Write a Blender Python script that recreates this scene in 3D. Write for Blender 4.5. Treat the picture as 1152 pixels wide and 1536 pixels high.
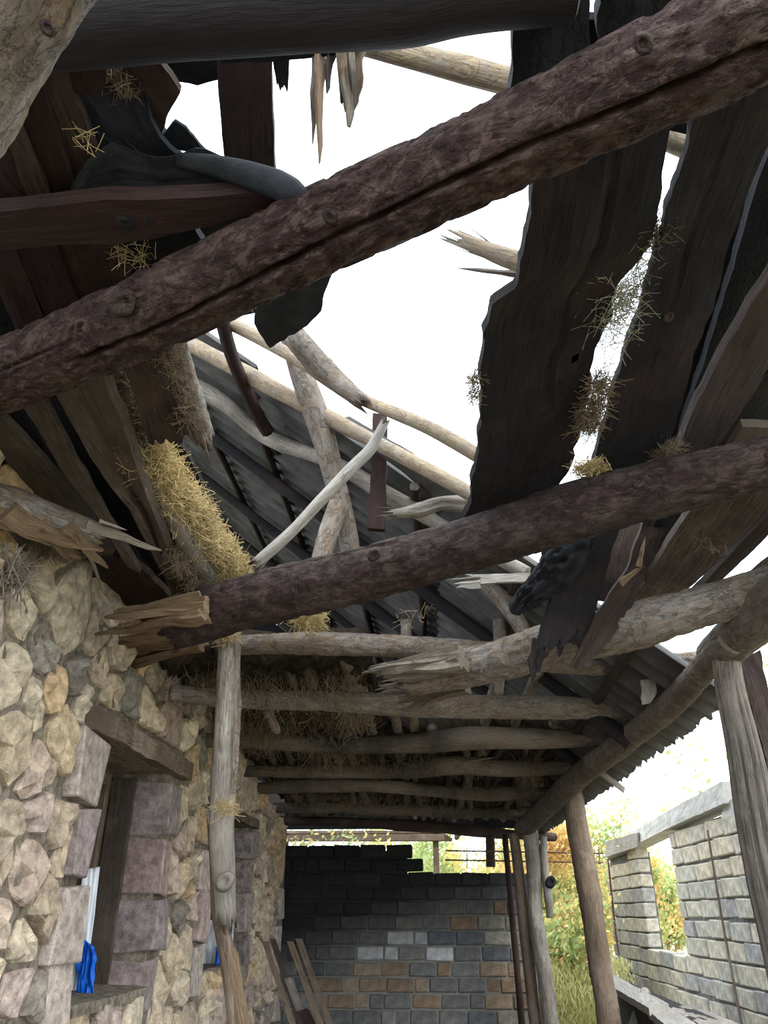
import bpy, bmesh, math, random
from mathutils import Vector, noise, Matrix
for o in list(bpy.data.objects): bpy.data.objects.remove(o, do_unlink=True)
SC = bpy.context.scene; COL = SC.collection
V = Vector
# ---------------------------------------------------------------- camera, sky, exposure
CAMH = 1.5
FPX = 1154.0; PITCH = math.radians(27.47); YAW = math.atan(76 / FPX * math.cos(PITCH))
cam = bpy.data.cameras.new('camera'); camo = bpy.data.objects.new('camera', cam); COL.objects.link(camo)
cam.sensor_fit = 'VERTICAL'; cam.sensor_height = 36; cam.lens = 36 * FPX / 1536; cam.clip_start = .02; cam.clip_end = 300
camo.location = (0, 0, CAMH); camo.rotation_euler = (math.pi / 2 + PITCH, 0, YAW)
SC.camera = camo
world = bpy.data.worlds.new('overcast_sky'); SC.world = world; world.use_nodes = True
wn = world.node_tree.nodes; wn['Background'].inputs[0].default_value = (0.82, 0.91, 1.0, 1); wn['Background'].inputs[1].default_value = 2.6
SC.view_settings.view_transform = 'Standard'; SC.view_settings.look = 'None'
SC.view_settings.gamma = 1; SC.view_settings.use_curve_mapping = False; SC.view_settings.exposure = 0.72
sun = bpy.data.lights.new('hazy_sun', 'SUN'); sun.energy = 1.0; sun.angle = math.radians(25); sun.color = (1, .95, .86)
suno = bpy.data.objects.new('hazy_sun', sun); COL.objects.link(suno)
suno.rotation_euler = V((-0.55, 0.50, -0.70)).to_track_quat('-Z', 'Y').to_euler()

# ---------------------------------------------------------------- helpers
_F = V((-math.sin(YAW) * math.cos(PITCH), math.cos(YAW) * math.cos(PITCH), math.sin(PITCH)))
_R = V((math.cos(YAW), math.sin(YAW), 0)); _U = _R.cross(_F)
def ray(x, y): return _F + _R * ((x - 576) / FPX) + _U * ((768 - y) / FPX)
def P(x, y, X=None, Y=None, Z=None):
    d = ray(x, y); t = X / d.x if X is not None else (Y / d.y if Y is not None else Z / d.z)
    v = d * t; v.z += CAMH; return v
RS, RC = 0.826, 2.057                       # main roof slope: height above the eye = RC - RS * X
def PR(x, y, off=0.0):
    d = ray(x, y); t = (RC + off) / (d.z + RS * d.x); v = d * t; v.z += CAMH; return v
def dep(v): return (v - V((0, 0, CAMH))).dot(_F)

def mk(name, verts, faces, mats, parent=None, mi=None, rest=None, smooth=True, recalc=True):
    me = bpy.data.meshes.new(name); me.from_pydata([tuple(v) for v in verts], [], faces)
    if rest is not None:
        a = me.attributes.new('rest', 'FLOAT_VECTOR', 'POINT')
        a.data.foreach_set('vector', [c for r in rest for c in r])
    for m in (mats if isinstance(mats, (list, tuple)) else [mats]): me.materials.append(m)
    if mi: me.polygons.foreach_set('material_index', mi)
    if recalc:
        bm = bmesh.new(); bm.from_mesh(me); bmesh.ops.recalc_face_normals(bm, faces=bm.faces); bm.to_mesh(me); bm.free()
    me.polygons.foreach_set('use_smooth', [smooth] * len(me.polygons)); me.update()
    o = bpy.data.objects.new(name, me); COL.objects.link(o)
    if parent is not None: o.parent = parent
    return o
def tag(o, label=None, cat=None, group=None, kind=None):
    if label: o['label'] = label
    if cat: o['category'] = cat
    if group: o['group'] = group
    if kind: o['kind'] = kind
    return o
def empty(name, loc=(0, 0, 0)):
    o = bpy.data.objects.new(name, None); COL.objects.link(o); o.location = loc; o.empty_display_size = .1; return o

# ---------------------------------------------------------------- materials
class NT:
    def __init__(s, name):
        s.m = bpy.data.materials.new(name); s.m.use_nodes = True; s.t = s.m.node_tree; s.b = s.t.nodes['Principled BSDF']
        s.b.inputs['Roughness'].default_value = .85; s.b.inputs['Specular IOR Level'].default_value = .25
    def n(s, ty, **kw):
        x = s.t.nodes.new(ty)
        for k, v in kw.items():
            if k.startswith('_'): setattr(x, k[1:], v)
            else:
                kk = int(k[1:]) if k[0] == 'i' and k[1:].isdigit() else k.replace('__', ' ')
                if hasattr(v, 'is_output') or isinstance(v, bpy.types.NodeSocket): s.t.links.new(v, x.inputs[kk])
                else: x.inputs[kk].default_value = v
        return x
    def ramp(s, fac, stops):
        r = s.t.nodes.new('ShaderNodeValToRGB'); s.t.links.new(fac, r.inputs[0]); e = r.color_ramp.elements
        while len(e) < len(stops): e.new(.5)
        for i, (p, c) in enumerate(stops):
            e[i].position = p; e[i].color = (c if isinstance(c, tuple) else (c, c, c)) + (1,)
        return r.outputs[0]
    def mix(s, fac, a, b, mode='MIX'):
        x = s.t.nodes.new('ShaderNodeMix'); x.data_type = 'RGBA'; x.blend_type = mode
        for i, v in ((0, fac), (6, a), (7, b)):
            if isinstance(v, bpy.types.NodeSocket): s.t.links.new(v, x.inputs[i])
            elif i: x.inputs[i].default_value = v + (1,)
            else: x.inputs[i].default_value = v
        return x.outputs[2]
    def coords(s, scale):
        a = s.n('ShaderNodeAttribute', _attribute_name='rest'); oi = s.n('ShaderNodeObjectInfo')
        mp = s.n('ShaderNodeMapping', i0=a.outputs['Vector'], Scale=scale)
        sh = s.n('ShaderNodeVectorMath', _operation='SCALE', i0=(17.3, 5.1, 9.7)); s.t.links.new(oi.outputs['Random'], sh.inputs['Scale'])
        return s.n('ShaderNodeVectorMath', _operation='ADD', i0=mp.outputs[0], i1=sh.outputs[0]).outputs[0]
    def noise(s, vec, sc, det=5, rough=.55, dist=0):
        return s.n('ShaderNodeTexNoise', Vector=vec, Scale=sc, Detail=det, Roughness=rough, Distortion=dist).outputs[0]
    def bump(s, h, strength, dist, prev=None):
        b = s.n('ShaderNodeBump', Strength=strength, Distance=dist, Height=h)
        if prev: s.t.links.new(prev, b.inputs['Normal'])
        return b.outputs[0]
def wood(name, ca, cb, cc=None, grain=.5, char=0., bark=0., bumps=.6, patch=(.0, .0, .0), rough=.85):
    """ca/cb: grain colours, cc: blotch colour, char: share of burnt black, bark: flaky bark relief"""
    k = NT(name); v = k.coords((1, 7, 7)); v1 = k.coords((1, 1, 1))
    g = k.noise(v, 5, 6, .65, .4); g2 = k.noise(v, 28, 4, .6)
    c = k.mix(k.ramp(g, [(.32, 0.), (.68, 1.)]), ca, cb)
    c = k.mix(k.ramp(g2, [(.35, .55 * grain), (.62, 0.)]), c, tuple(x * .35 for x in ca))
    if cc:
        bl = k.noise(v1, 9 if bark else 3.5, 5, .65, .3)
        c = k.mix(k.ramp(bl, [(.48, 0.), (.60, .8)]), c, cc)
    ck = k.ramp(k.noise(k.coords((.55, 11, 11)), 4, 4, .6, .3), [(.47, 0.), (.497, 1.), (.503, 1.), (.53, 0.)])
    ckm = k.mix(1., ck, k.ramp(k.noise(v1, 4, 3, .5), [(.42, 0.), (.55, 1.)]), 'MULTIPLY')
    if not bark: c = k.mix(k.mix(1., ckm, (.8,) * 3, 'MULTIPLY'), c, tuple(x * .18 for x in ca))
    sp = k.noise(k.coords((4, 50, 50)), 4, 4, .7); c = k.mix(k.ramp(sp, [(.38, .5), (.55, 0.)]), c, tuple(x * .5 for x in ca))
    du = k.noise(v1, 1.7, 4, .6); c = k.mix(k.ramp(du, [(.35, .55), (.6, 0.)]), c, tuple(x * .55 for x in ca))
    nrm = k.bump(g, bumps * .6, .02)
    if not bark: nrm = k.bump(ckm, -.9 * bumps, .02, nrm)
    if bark:
        vb = k.coords((1, 1.8, 1.8))
        f1 = k.noise(vb, 8, 5, .62, .9); f2 = k.noise(vb, 19, 5, .68, 1.4)
        ln = k.ramp(f1, [(.47, 0.), (.5, 1.), (.515, 1.), (.54, 0.)]); ln2 = k.ramp(f2, [(.49, 0.), (.512, 1.), (.54, 0.)])
        c = k.mix(k.ramp(k.noise(vb, 15, 6, .7, .8), [(.5, 0.), (.58, .75 * min(1, bark))]), c, cc or cb)
        c = k.mix(k.mix(1., ln, (.5,) * 3, 'MULTIPLY'), c, tuple(x * .4 for x in ca)); c = k.mix(k.mix(1., ln2, (.2 * bark,) * 3, 'MULTIPLY'), c, tuple(x * .4 for x in ca))
        nrm = k.bump(k.ramp(f1, [(.45, 0.), (.52, 1.)]), .7 * bark, .02, nrm); nrm = k.bump(k.ramp(f2, [(.46, 0.), (.54, 1.)]), .6 * bark, .01, nrm); nrm = k.bump(k.noise(v1, 60, 5, .7, .6), .5 * bark, .006, nrm)
    if char:
        cn = k.noise(v1, 1.6, 4, .55)
        vv = k.n('ShaderNodeTexVoronoi', _feature='DISTANCE_TO_EDGE', Vector=k.n('ShaderNodeVectorMath', _operation='ADD', i0=k.coords((.6, 1.2, 1.2)), i1=k.n('ShaderNodeVectorMath', _operation='SCALE', i0=k.n('ShaderNodeTexNoise', Vector=v1, Scale=12.0, Detail=4.0).outputs[1], Scale=.12).outputs[0]).outputs[0], Scale=22.0).outputs[0]
        msk = k.ramp(cn, [(max(0, .64 - char * .45), 0.), (max(.02, .84 - char * .45), .85)]) if char < 1 else 1.0
        blk = k.mix(k.ramp(vv, [(.0, 0.), (.06, 1.)]), (.006, .007, .010), k.mix(g, (.010, .011, .014), (.022, .022, .026)))  # bluish blacks: the haze over the dark wood is put into the colour
        c = k.mix(msk, c, blk); nrm = k.bump(k.ramp(vv, [(.0, 0.), (.12, 1.)]), .3 * char, .006, nrm)
    vn = k.coords((3, 40, 40)); nrm = k.bump(k.noise(vn, 3, 4, .7), .8 * bumps, .008, nrm)
    k.t.links.new(c, k.b.inputs['Base Color']); k.t.links.new(nrm, k.b.inputs['Normal']); k.b.inputs['Roughness'].default_value = rough
    return k.m
M = {}
M['bark_red'] = wood('red_brown_bark', (.036, .016, .014), (.06, .029, .024), (.105, .068, .054), bark=1., bumps=.8)
M['bark_dark'] = wood('dark_bark', (.036, .02, .018), (.064, .038, .034), (.1, .07, .06), bark=.8, bumps=.8, char=.15)
M['bark_grey'] = wood('grey_bark', (.23, .2, .17), (.42, .375, .33), (.24, .165, .11), bark=.85)
M['grey_wood'] = wood('weathered_grey_wood', (.22, .19, .158), (.36, .315, .265), (.42, .375, .32))
M['plate_wood'] = wood('grey_brown_log', (.1, .075, .058), (.18, .14, .11), (.21, .17, .14), bark=.4)
M['grey_char'] = wood('weathered_wood_part_burnt', (.15, .12, .09), (.23, .19, .145), char=.36)
M['joist_wood'] = wood('dusty_joist_wood', (.15, .122, .095), (.25, .205, .158), (.19, .145, .105), char=.33)
M['brown_pole'] = wood('brown_post_wood', (.17, .12, .085), (.26, .19, .135), (.3, .235, .175))
M['post_grey'] = wood('grey_split_post', (.13, .108, .09), (.21, .18, .15), (.24, .2, .165), bumps=1.)
M['pale_pole'] = wood('pale_peeled_pole', (.34, .25, .16), (.46, .37, .25), (.26, .235, .21), bark=.35)
M['white_wood'] = wood('bleached_wood', (.36, .33, .29), (.5, .46, .41))
M['plank'] = wood('brown_plank', (.038, .024, .02), (.07, .045, .036), (.085, .058, .046), bumps=.6)
M['plank_grey'] = wood('grey_brown_plank', (.085, .064, .05), (.135, .106, .084), (.16, .125, .1), bumps=.6)
M['plank_red'] = wood('reddish_plank', (.032, .016, .014), (.06, .031, .026), bumps=.5)
M['plank_dark'] = wood('sooty_plank', (.014, .012, .014), (.028, .022, .024), (.042, .027, .024), char=.3, bumps=.8)
M['plank_char'] = wood('burnt_black_plank', (.008, .009, .012), (.02, .019, .022), char=1.)
M['beam_dark'] = wood('dark_beam', (.022, .018, .021), (.042, .034, .036), bumps=.8)
M['fresh'] = wood('fresh_splintered_wood', (.27, .18, .105), (.44, .31, .2), grain=1., bumps=1.)
M['fresh_grey'] = wood('splintered_grey_wood', (.22, .18, .14), (.38, .32, .25), grain=1., bumps=1.)
def simple(name, c, c2=None, sc=8, rough=.9, b=.3, objcol=False, metal=0, trans=0):
    k = NT(name); tc = k.n('ShaderNodeTexCoord').outputs['Object']
    nz = k.noise(tc, sc, 7, .62)
    f = k.ramp(nz, [(.36, 0.), (.66, 1.)])
    col = k.mix(f, c, c2 or c)
    if objcol:
        oi = k.n('ShaderNodeObjectInfo')
        col = k.mix(1., k.mix(f, c, c2 or c), oi.outputs['Color'], 'MULTIPLY')
    k.t.links.new(col, k.b.inputs['Base Color'])
    n2 = k.noise(tc, sc * 5, 5, .7)
    k.t.links.new(k.bump(n2, b, .01, k.bump(nz, b, .03)), k.b.inputs['Normal'])
    k.b.inputs['Roughness'].default_value = rough; k.b.inputs['Metallic'].default_value = metal
    if trans:
        tr = k.n('ShaderNodeBsdfTranslucent'); k.t.links.new(col, tr.inputs[0])
        ms = k.n('ShaderNodeMixShader', Fac=trans); k.t.links.new(k.b.outputs[0], ms.inputs[1]); k.t.links.new(tr.outputs[0], ms.inputs[2])
        k.t.links.new(ms.outputs[0], k.t.nodes['Material Output'].inputs[0])
    return k.m
M['stone'] = simple('rubble_stone', (.7, .66, .62), (1.5, 1.44, 1.34), 18, b=1., objcol=True)
M['mortar'] = simple('clay_mortar', (.17, .14, .11), (.46, .39, .3), 26, b=1.)
M['block'] = simple('tuff_block', (.58, .57, .55), (1.05, 1.03, 1), 12, b=.6, objcol=True)
M['mortar_grey'] = simple('cement_mortar', (.10, .10, .095), (.2, .195, .185), 16, b=1.)
M['mortar_soot'] = simple('sooty_cement_mortar', (.03, .031, .03), (.10, .10, .09), 9, b=1.)
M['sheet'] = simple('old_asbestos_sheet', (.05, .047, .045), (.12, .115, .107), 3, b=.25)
M['tar'] = simple('tar_paper', (.012, .014, .018), (.03, .033, .04), 10, rough=.75, b=.4)
M['straw'] = simple('dry_straw', (.55, .42, .2), (.74, .6, .33), 20, b=.1, trans=.25)
M['straw_pale'] = simple('pale_straw', (.38, .36, .26), (.52, .5, .38), 20, b=.1, trans=.3)
M['straw_old'] = simple('old_brown_straw', (.14, .105, .065), (.26, .2, .13), 20, b=.1)
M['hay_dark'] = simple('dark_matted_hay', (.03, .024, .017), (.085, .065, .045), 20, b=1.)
M['dirt'] = simple('trodden_earth', (.08, .07, .06), (.145, .125, .108), 5, b=.5)
M['grass'] = simple('dry_grass_ground', (.22, .2, .12), (.34, .3, .19), 4, b=.5)
M['plaster'] = simple('dark_room_plaster', (.16, .14, .12), (.22, .2, .17), 4, b=.3)
M['blue'] = simple('blue_plastic', (.005, .1, .55), (.01, .16, .75), 6, rough=.35, b=.2)
M['white_cloth'] = simple('white_plastic_sheet', (.75, .78, .82), (.85, .87, .9), 6, rough=.5, b=.2)
M['concrete'] = simple('rough_concrete', (.42, .40, .37), (.56, .54, .5), 5, b=.4)
M['rust'] = simple('rusty_iron', (.10, .055, .04), (.2, .11, .07), 20, b=.4)
for nm, a, b in (('leaf_yellow', (.66, .52, .16), (.78, .66, .3)), ('leaf_green', (.3, .38, .13), (.46, .54, .24)), ('leaf_orange', (.66, .42, .17), (.75, .55, .25))):
    M[nm] = simple(nm, a, b, 3, b=0, trans=.45, rough=.6)
M['weed'] = simple('weeds', (.42, .42, .16), (.6, .56, .28), 3, b=0, trans=.4)
M['twig'] = simple('bare_twig', (.2, .17, .14), (.3, .26, .22), 8, b=.3)

# cement mortar of the back wall, blackened by the fire towards its upper left (a stain of the wall itself)
def soot_fade():
    k = NT('sooty_cement_mortar'); tc = k.n('ShaderNodeTexCoord').outputs['Object']; sx = k.n('ShaderNodeSeparateXYZ', i0=tc)
    z = k.n('ShaderNodeMath', _operation='MULTIPLY_ADD', i0=sx.outputs[0], i1=-.27, i2=-1.0).outputs[0]
    t = k.n('ShaderNodeMath', _operation='ADD', i0=z, i1=sx.outputs[2]).outputs[0]
    t2 = k.n('ShaderNodeMath', _operation='ADD', i0=t, i1=k.n('ShaderNodeMath', _operation='MULTIPLY', i0=k.noise(tc, 3, 4), i1=.3).outputs[0]).outputs[0]
    f = k.ramp(t2, [(.15, 0.), (.85, 1.)]); n = k.noise(tc, 18, 6, .7)
    k.t.links.new(k.mix(f, k.mix(n, (.14, .14, .125), (.34, .33, .29)), (.02, .021, .02)), k.b.inputs['Base Color'])
    k.t.links.new(k.bump(n, 1., .02), k.b.inputs['Normal']); return k.m
M['mortar_soot'] = soot_fade()
# ---------------------------------------------------------------- shape builders
def spline(pts, step):
    """pts: [(Vector, radius)] -> evenly spaced smooth resample"""
    if len(pts) == 2: pts = [pts[0], ((pts[0][0] + pts[1][0]) / 2, (pts[0][1] + pts[1][1]) / 2), pts[1]]
    q = [(pts[0][0] * 2 - pts[1][0], pts[0][1])] + pts + [(pts[-1][0] * 2 - pts[-2][0], pts[-1][1])]
    out = []
    for i in range(1, len(q) - 2):
        a, b, c, d = [x[0] for x in q[i - 1:i + 3]]; L = (c - b).length; n = max(1, int(round(L / step)))
        for j in range(n):
            t = j / n; t2 = t * t; t3 = t2 * t
            p = .5 * ((2 * b) + (c - a) * t + (2 * a - 5 * b + 4 * c - d) * t2 + (3 * b - a - 3 * c + d) * t3)
            out.append((p, q[i][1] * (1 - t) + q[i + 1][1] * t))
    out.append(pts[-1]); return out
SEED = [0]
def fbm(v, o=3): return noise.fractal(v, 1.0, 2.0, o)
def log(name, pts, mat, label=None, cat=None, group=None, ends=('cut', 'cut'), n=22, step=.03, rough=.05, bark=.0, crack=None, jag=.15,
        parent=None, end_mat=None, splinters=None, flat=1.0, seed=None):
    SEED[0] += 1; sd = SEED[0] * 7.13 if seed is None else seed; rng = random.Random(int(sd * 100))
    S = spline(pts, step); C = [p for p, r in S]; R = [r for p, r in S]; m = len(S)
    T = [(C[min(i + 1, m - 1)] - C[max(i - 1, 0)]).normalized() for i in range(m)]
    up = V((0, 0, 1)) if abs(T[0].z) < .9 else V((0, 1, 0)); u = (up - T[0] * up.dot(T[0])).normalized()
    verts = []; rest = []; faces = []; mi = []; s = 0.; frames = []
    for i in range(m):
        u = (u - T[i] * u.dot(T[i])).normalized(); w = T[i].cross(u); frames.append((u, w))
        if i: s += (C[i] - C[i - 1]).length
        r = R[i] * (1 + rough * 2.2 * noise.noise(V((s * 1.7, sd, 3.1))))
        for j in range(n):
            a = 2 * math.pi * j / n; ca, sa = math.cos(a), math.sin(a)
            q = V((s * 2.2 + sd, ca * .8, sa * .8)); rr = r * (1 + rough * 2 * fbm(q, 2))
            if bark:
                q2 = V((s * 16 + sd, ca * 3.2, sa * 3.2)); h = fbm(q2, 3)
                rr += bark * (max(-.3, min(.35, h * 1.3)))
            if crack:
                for (a0, dv, wd, s0, s1) in crack:
                    if s0 <= s <= s1:
                        da = (a - a0 - .25 * noise.noise(V((s * 1.5, sd, a0))) + math.pi) % (2 * math.pi) - math.pi
                        e = min(1, (s - s0) / .15, (s1 - s) / .15); rr -= dv * e * math.exp(-(da * rr / wd) ** 2)
            verts.append(C[i] + u * (ca * rr) + w * (sa * rr * flat)); rest.append((s, ca * rr, sa * rr))
    for i in range(m - 1):
        for j in range(n):
            k = (j + 1) % n; faces.append((i * n + j, i * n + k, (i + 1) * n + k, (i + 1) * n + j)); mi.append(0)
    for side, kind in ((0, ends[0]), (m - 1, ends[1])):
        base = side * n; u, w = frames[side]; dirv = T[side] * (1 if side else -1); r = R[side]; ss = 0 if side == 0 else s
        if kind in ('cut', 'taper'):
            kk = .88
            if kind == 'taper': kk = .5
            prev = [base + j for j in range(n)]; b0 = len(verts)
            for j in range(n):
                v = verts[base + j]; q = C[side] + (v - C[side]) * kk + dirv * r * (.06 if kind == 'cut' else .7); verts.append(q); rest.append((rest[base + j][0] * 1.0, rest[base + j][1] * kk, rest[base + j][2] * kk))
            for j in range(n): faces.append((prev[j], prev[(j + 1) % n], b0 + (j + 1) % n, b0 + j)); mi.append(1 if kind == 'cut' else 0)
            verts.append(C[side] + dirv * r * (.06 if kind == 'cut' else 1.0)); rest.append((ss, 0, 0)); c = len(verts) - 1
            for j in range(n): faces.append((b0 + j, b0 + (j + 1) % n, c)); mi.append(1)
        else:   # broken, jagged
            ln = [jag * (.15 + .85 * abs(noise.noise(V((math.cos(2 * math.pi * j / n) * 1.6, math.sin(2 * math.pi * j / n) * 1.6, sd))) * 2.0) + .35 * rng.random()) for j in range(n)]
            prevb = base
            for (kr, kl) in ((.97, 1.0), (.72, .75), (.45, .9), (.2, .35)):
                b0 = len(verts)
                for j in range(n):
                    v = verts[base + j]; l = ln[j] * kl if kr > .9 else ln[(j + int(kr * 17)) % n] * kl * (.5 + rng.random() * .7)
                    verts.append(C[side] + (v - C[side]) * kr + dirv * l); rest.append((ss + l, rest[base + j][1] * kr, rest[base + j][2] * kr))
                for j in range(n): faces.append((prevb + j, prevb + (j + 1) % n, b0 + (j + 1) % n, b0 + j)); mi.append(0 if kr > .9 else 1)
                prevb = b0
            verts.append(C[side] + dirv * jag * .2); rest.append((ss, 0, 0)); c = len(verts) - 1
            for j in range(n): faces.append((prevb + j, prevb + (j + 1) % n, c)); mi.append(1)
    o = mk(name, verts, faces, [mat, end_mat or M['fresh_grey']], parent, mi, rest)
    tag(o, label, cat, group)
    if splinters:
        for (side, cnt, lmin, lmax, smat) in splinters:
            i = 0 if side == 0 else m - 1; dirv = T[i] * (1 if side else -1); u, w = frames[i]; r = R[i]
            for q in range(cnt):
                a = rng.uniform(0, 2 * math.pi); k = rng.uniform(.45, .92); L = rng.uniform(lmin, lmax)
                b = C[i] + (u * math.cos(a) + w * math.sin(a)) * r * k - dirv * .06
                d = (dirv + (u * math.cos(a) + w * math.sin(a)) * rng.uniform(-.08, .22)).normalized()
                shard('splinter', b, b + d * (L + .06), rng.uniform(.18, .36) * r, M[smat], o, seed=sd + q)
    return o
def shard(name, a, b, wd, mat, parent=None, seed=0., thin=.4, tail=.04):
    """a torn sliver of wood, tapering to a point at b"""
    d = (b - a); L = d.length; d.normalize(); up = V((0, 0, 1)) if abs(d.z) < .9 else V((1, 0, 0))
    u = (up.cross(d)).normalized(); w = d.cross(u); ang = seed * 2.3; u, w = u * math.cos(ang) + w * math.sin(ang), w * math.cos(ang) - u * math.sin(ang)
    verts = []; rest = []; faces = []; N = 7
    for i in range(N):
        t = i / (N - 1); k = (1 - t) ** .6 * (1 + .35 * noise.noise(V((t * 4, seed, 0)))) + tail
        c = a + d * L * t + u * wd * .5 * noise.noise(V((t * 2, seed, 5)))
        for (x, y) in ((1, .6), (-1, 1), (-.8, -.8), (.9, -1)):
            verts.append(c + u * x * wd * .5 * k + w * y * wd * .5 * thin * k); rest.append((t * L, x * wd * .5, y * wd * .5))
    for i in range(N - 1):
        for j in range(4): faces.append((i * 4 + j, i * 4 + (j + 1) % 4, i * 4 + 4 + (j + 1) % 4, i * 4 + 4 + j))
    faces += [(3, 2, 1, 0), tuple(range(N * 4 - 4, N * 4))]
    return mk(name, verts, faces, mat, parent, None, rest, smooth=False)
def pl(pts, mode='Z', rk=None):
    """pixel polyline -> points on real planes; each entry (x, y, plane value)"""
    return [P(p[0], p[1], **{mode: p[2]}) for p in pts]
def resamp(pts, n):
    L = [0]
    for a, b in zip(pts, pts[1:]): L.append(L[-1] + (b - a).length)
    out = []
    for i in range(n):
        s = L[-1] * i / (n - 1); k = 0
        while k < len(L) - 2 and L[k + 1] < s: k += 1
        t = (s - L[k]) / max(1e-9, L[k + 1] - L[k]); out.append(pts[k].lerp(pts[k + 1], min(1, max(0, t))))
    return out
def slab(name, Lp, Rp, th, mat, label=None, cat=None, group=None, parent=None, edge=.004, bow=0., surf=.002, jag=(0, 0), n=None, m=8, end_mat=None, seed=None, up=None, crack=None, holes=None):
    """board between two edge lines, real thickness th away from the viewer's side (upwards)"""
    SEED[0] += 1; sd = SEED[0] * 3.71 if seed is None else seed; rng = random.Random(int(sd * 100) + 5)
    ln = sum((b - a).length for a, b in zip(Lp, Lp[1:])); n = n or max(8, min(90, int(ln / .025)))
    A = resamp(Lp, n); B = resamp(Rp, n); verts = []; rest = []; faces = []; mi = []
    al = (A[-1] - A[0]).normalized(); ac = (B[n // 2] - A[n // 2]).normalized(); nm = al.cross(ac).normalized(); upv = up or V((0, 0, 1))
    if nm.dot(upv) < 0: nm = -nm
    j0 = [jag[0] * (rng.random() ** 1.5) for _ in range(m + 1)]; j1 = [jag[1] * (rng.random() ** 1.5) for _ in range(m + 1)]
    for lay in (0, 1):
        s = 0
        for i in range(n):
            if i: s += (A[i] - A[i - 1]).length
            W = (B[i] - A[i]).length; c = (B[i] - A[i]).normalized()
            for j in range(m + 1):
                t = j / m; p = A[i].lerp(B[i], t)
                if j == 0: p = p + c * edge * fbm(V((s * 9, sd, 0)), 3)
                if j == m: p = p + c * edge * fbm(V((s * 9, sd, 9)), 3)
                if jag[0] or jag[1]:
                    f = i / (n - 1); kk = j0[j] * max(0, 1 - f * 6) - j1[j] * max(0, 1 - (1 - f) * 6); p = p + al * kk
                h = surf * 2 * fbm(V((s * 3, t * W * 9, sd)), 3) + bow * (4 * t * (1 - t))
                if crack:
                    for (t0, dv, wd) in crack:
                        dd = (t - t0 - .03 * noise.noise(V((s * 4, sd, t0)))) * W
                        if lay == 0: h += dv * math.exp(-(dd / wd) ** 2)
                verts.append(p + nm * (h + (th if lay else 0))); rest.append((s, t * W, th if lay else 0))
    w = m + 1; o2 = n * w
    for i in range(n - 1):
        for j in range(m):
            if holes and any(h0 <= i / (n - 1) <= h1 and g0 <= (j + .5) / m <= g1 for h0, h1, g0, g1 in holes): continue
            a = i * w + j; faces.append((a, a + 1, a + w + 1, a + w)); mi.append(0); faces.append((o2 + a, o2 + a + w, o2 + a + w + 1, o2 + a + 1)); mi.append(0)
        for j in (0, m):
            a = i * w + j; faces.append((a, a + w, o2 + a + w, o2 + a)); mi.append(0)
    for i in (0, n - 1):
        for j in range(m):
            a = i * w + j; faces.append((a, a + 1, o2 + a + 1, o2 + a)); mi.append(1)
    o = mk(name, verts, faces, [mat, end_mat or mat], parent, mi, rest, smooth=False)
    tag(o, label, cat, group); return o
def box(name, c0, c1, mat, parent=None, jit=0., bev=0., rot=None, sd=1.):
    """chamfered box from corner to corner"""
    x0, y0, z0 = c0; x1, y1, z1 = c1; rng = random.Random(int(sd * 977))
    bm = bmesh.new(); r = bmesh.ops.create_cube(bm, size=1)
    for v in bm.verts:
        v.co = V(((x0 + x1) / 2 + v.co.x * (x1 - x0), (y0 + y1) / 2 + v.co.y * (y1 - y0), (z0 + z1) / 2 + v.co.z * (z1 - z0))) + V((rng.uniform(-jit, jit), rng.uniform(-jit, jit), rng.uniform(-jit, jit)))
    if bev: bmesh.ops.bevel(bm, geom=bm.edges[:], offset=bev, segments=1, affect='EDGES')
    me = bpy.data.meshes.new(name); bm.to_mesh(me); bm.free(); a = me.attributes.new('rest', 'FLOAT_VECTOR', 'POINT')
    d = [x1 - x0, y1 - y0, z1 - z0]; k = d.index(max(d)); od = [k, (k + 1) % 3, (k + 2) % 3]
    a.data.foreach_set('vector', [v.co[i] for v in me.vertices for i in od]); me.materials.append(mat)
    o = bpy.data.objects.new(name, me); COL.objects.link(o)
    if parent is not None: o.parent = parent
    return o
def straw(name, centers, cnt, length, spread, mat, label, seed=1, drop=0., r=.0012, group=None, parent=None, flatz=1.0):
    """clump of stalks round a line of centres: uncountable, one object"""
    rng = random.Random(seed); verts = []; faces = []
    for q in range(int(cnt * 1.5)):
        k = rng.random() * (len(centers) - 1); i = min(int(k), len(centers) - 2); c = centers[i].lerp(centers[i + 1], k - i)
        if cnt > 1000 and noise.noise(V((k * 5.3, seed, 0))) < -.32: continue
        if cnt > 1000: c = c + V((.05 * noise.noise(V((k * 4, seed, 3))), 0, .05 * noise.noise(V((k * 6, seed, 9)))))
        c = c + V((rng.gauss(0, spread), rng.gauss(0, spread), rng.gauss(0, spread) * flatz))
        d = V((rng.gauss(0, 1), rng.gauss(0, 1), rng.gauss(0, .7) - drop)).normalized(); L = length * rng.uniform(.4, 1.2); bend = V((rng.gauss(0, 1), rng.gauss(0, 1), rng.gauss(0, 1))) * L * .08
        u = d.orthogonal().normalized(); w = d.cross(u); rr = r * rng.uniform(.6, 1.4); b = len(verts)
        for t in (-.5, 0, .5):
            p = c + d * L * t + (bend if t == 0 else V((0, 0, 0)))
            for a in (0, 2.1, 4.2): verts.append(p + (u * math.cos(a) + w * math.sin(a)) * rr)
        for s in (0, 3):
            for j in range(3): faces.append((b + s + j, b + s + (j + 1) % 3, b + s + 3 + (j + 1) % 3, b + s + 3 + j))
    o = mk(name, verts, faces, mat, parent, recalc=False)
    return tag(o, label, 'straw' if not parent else None, group, 'stuff')
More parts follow.
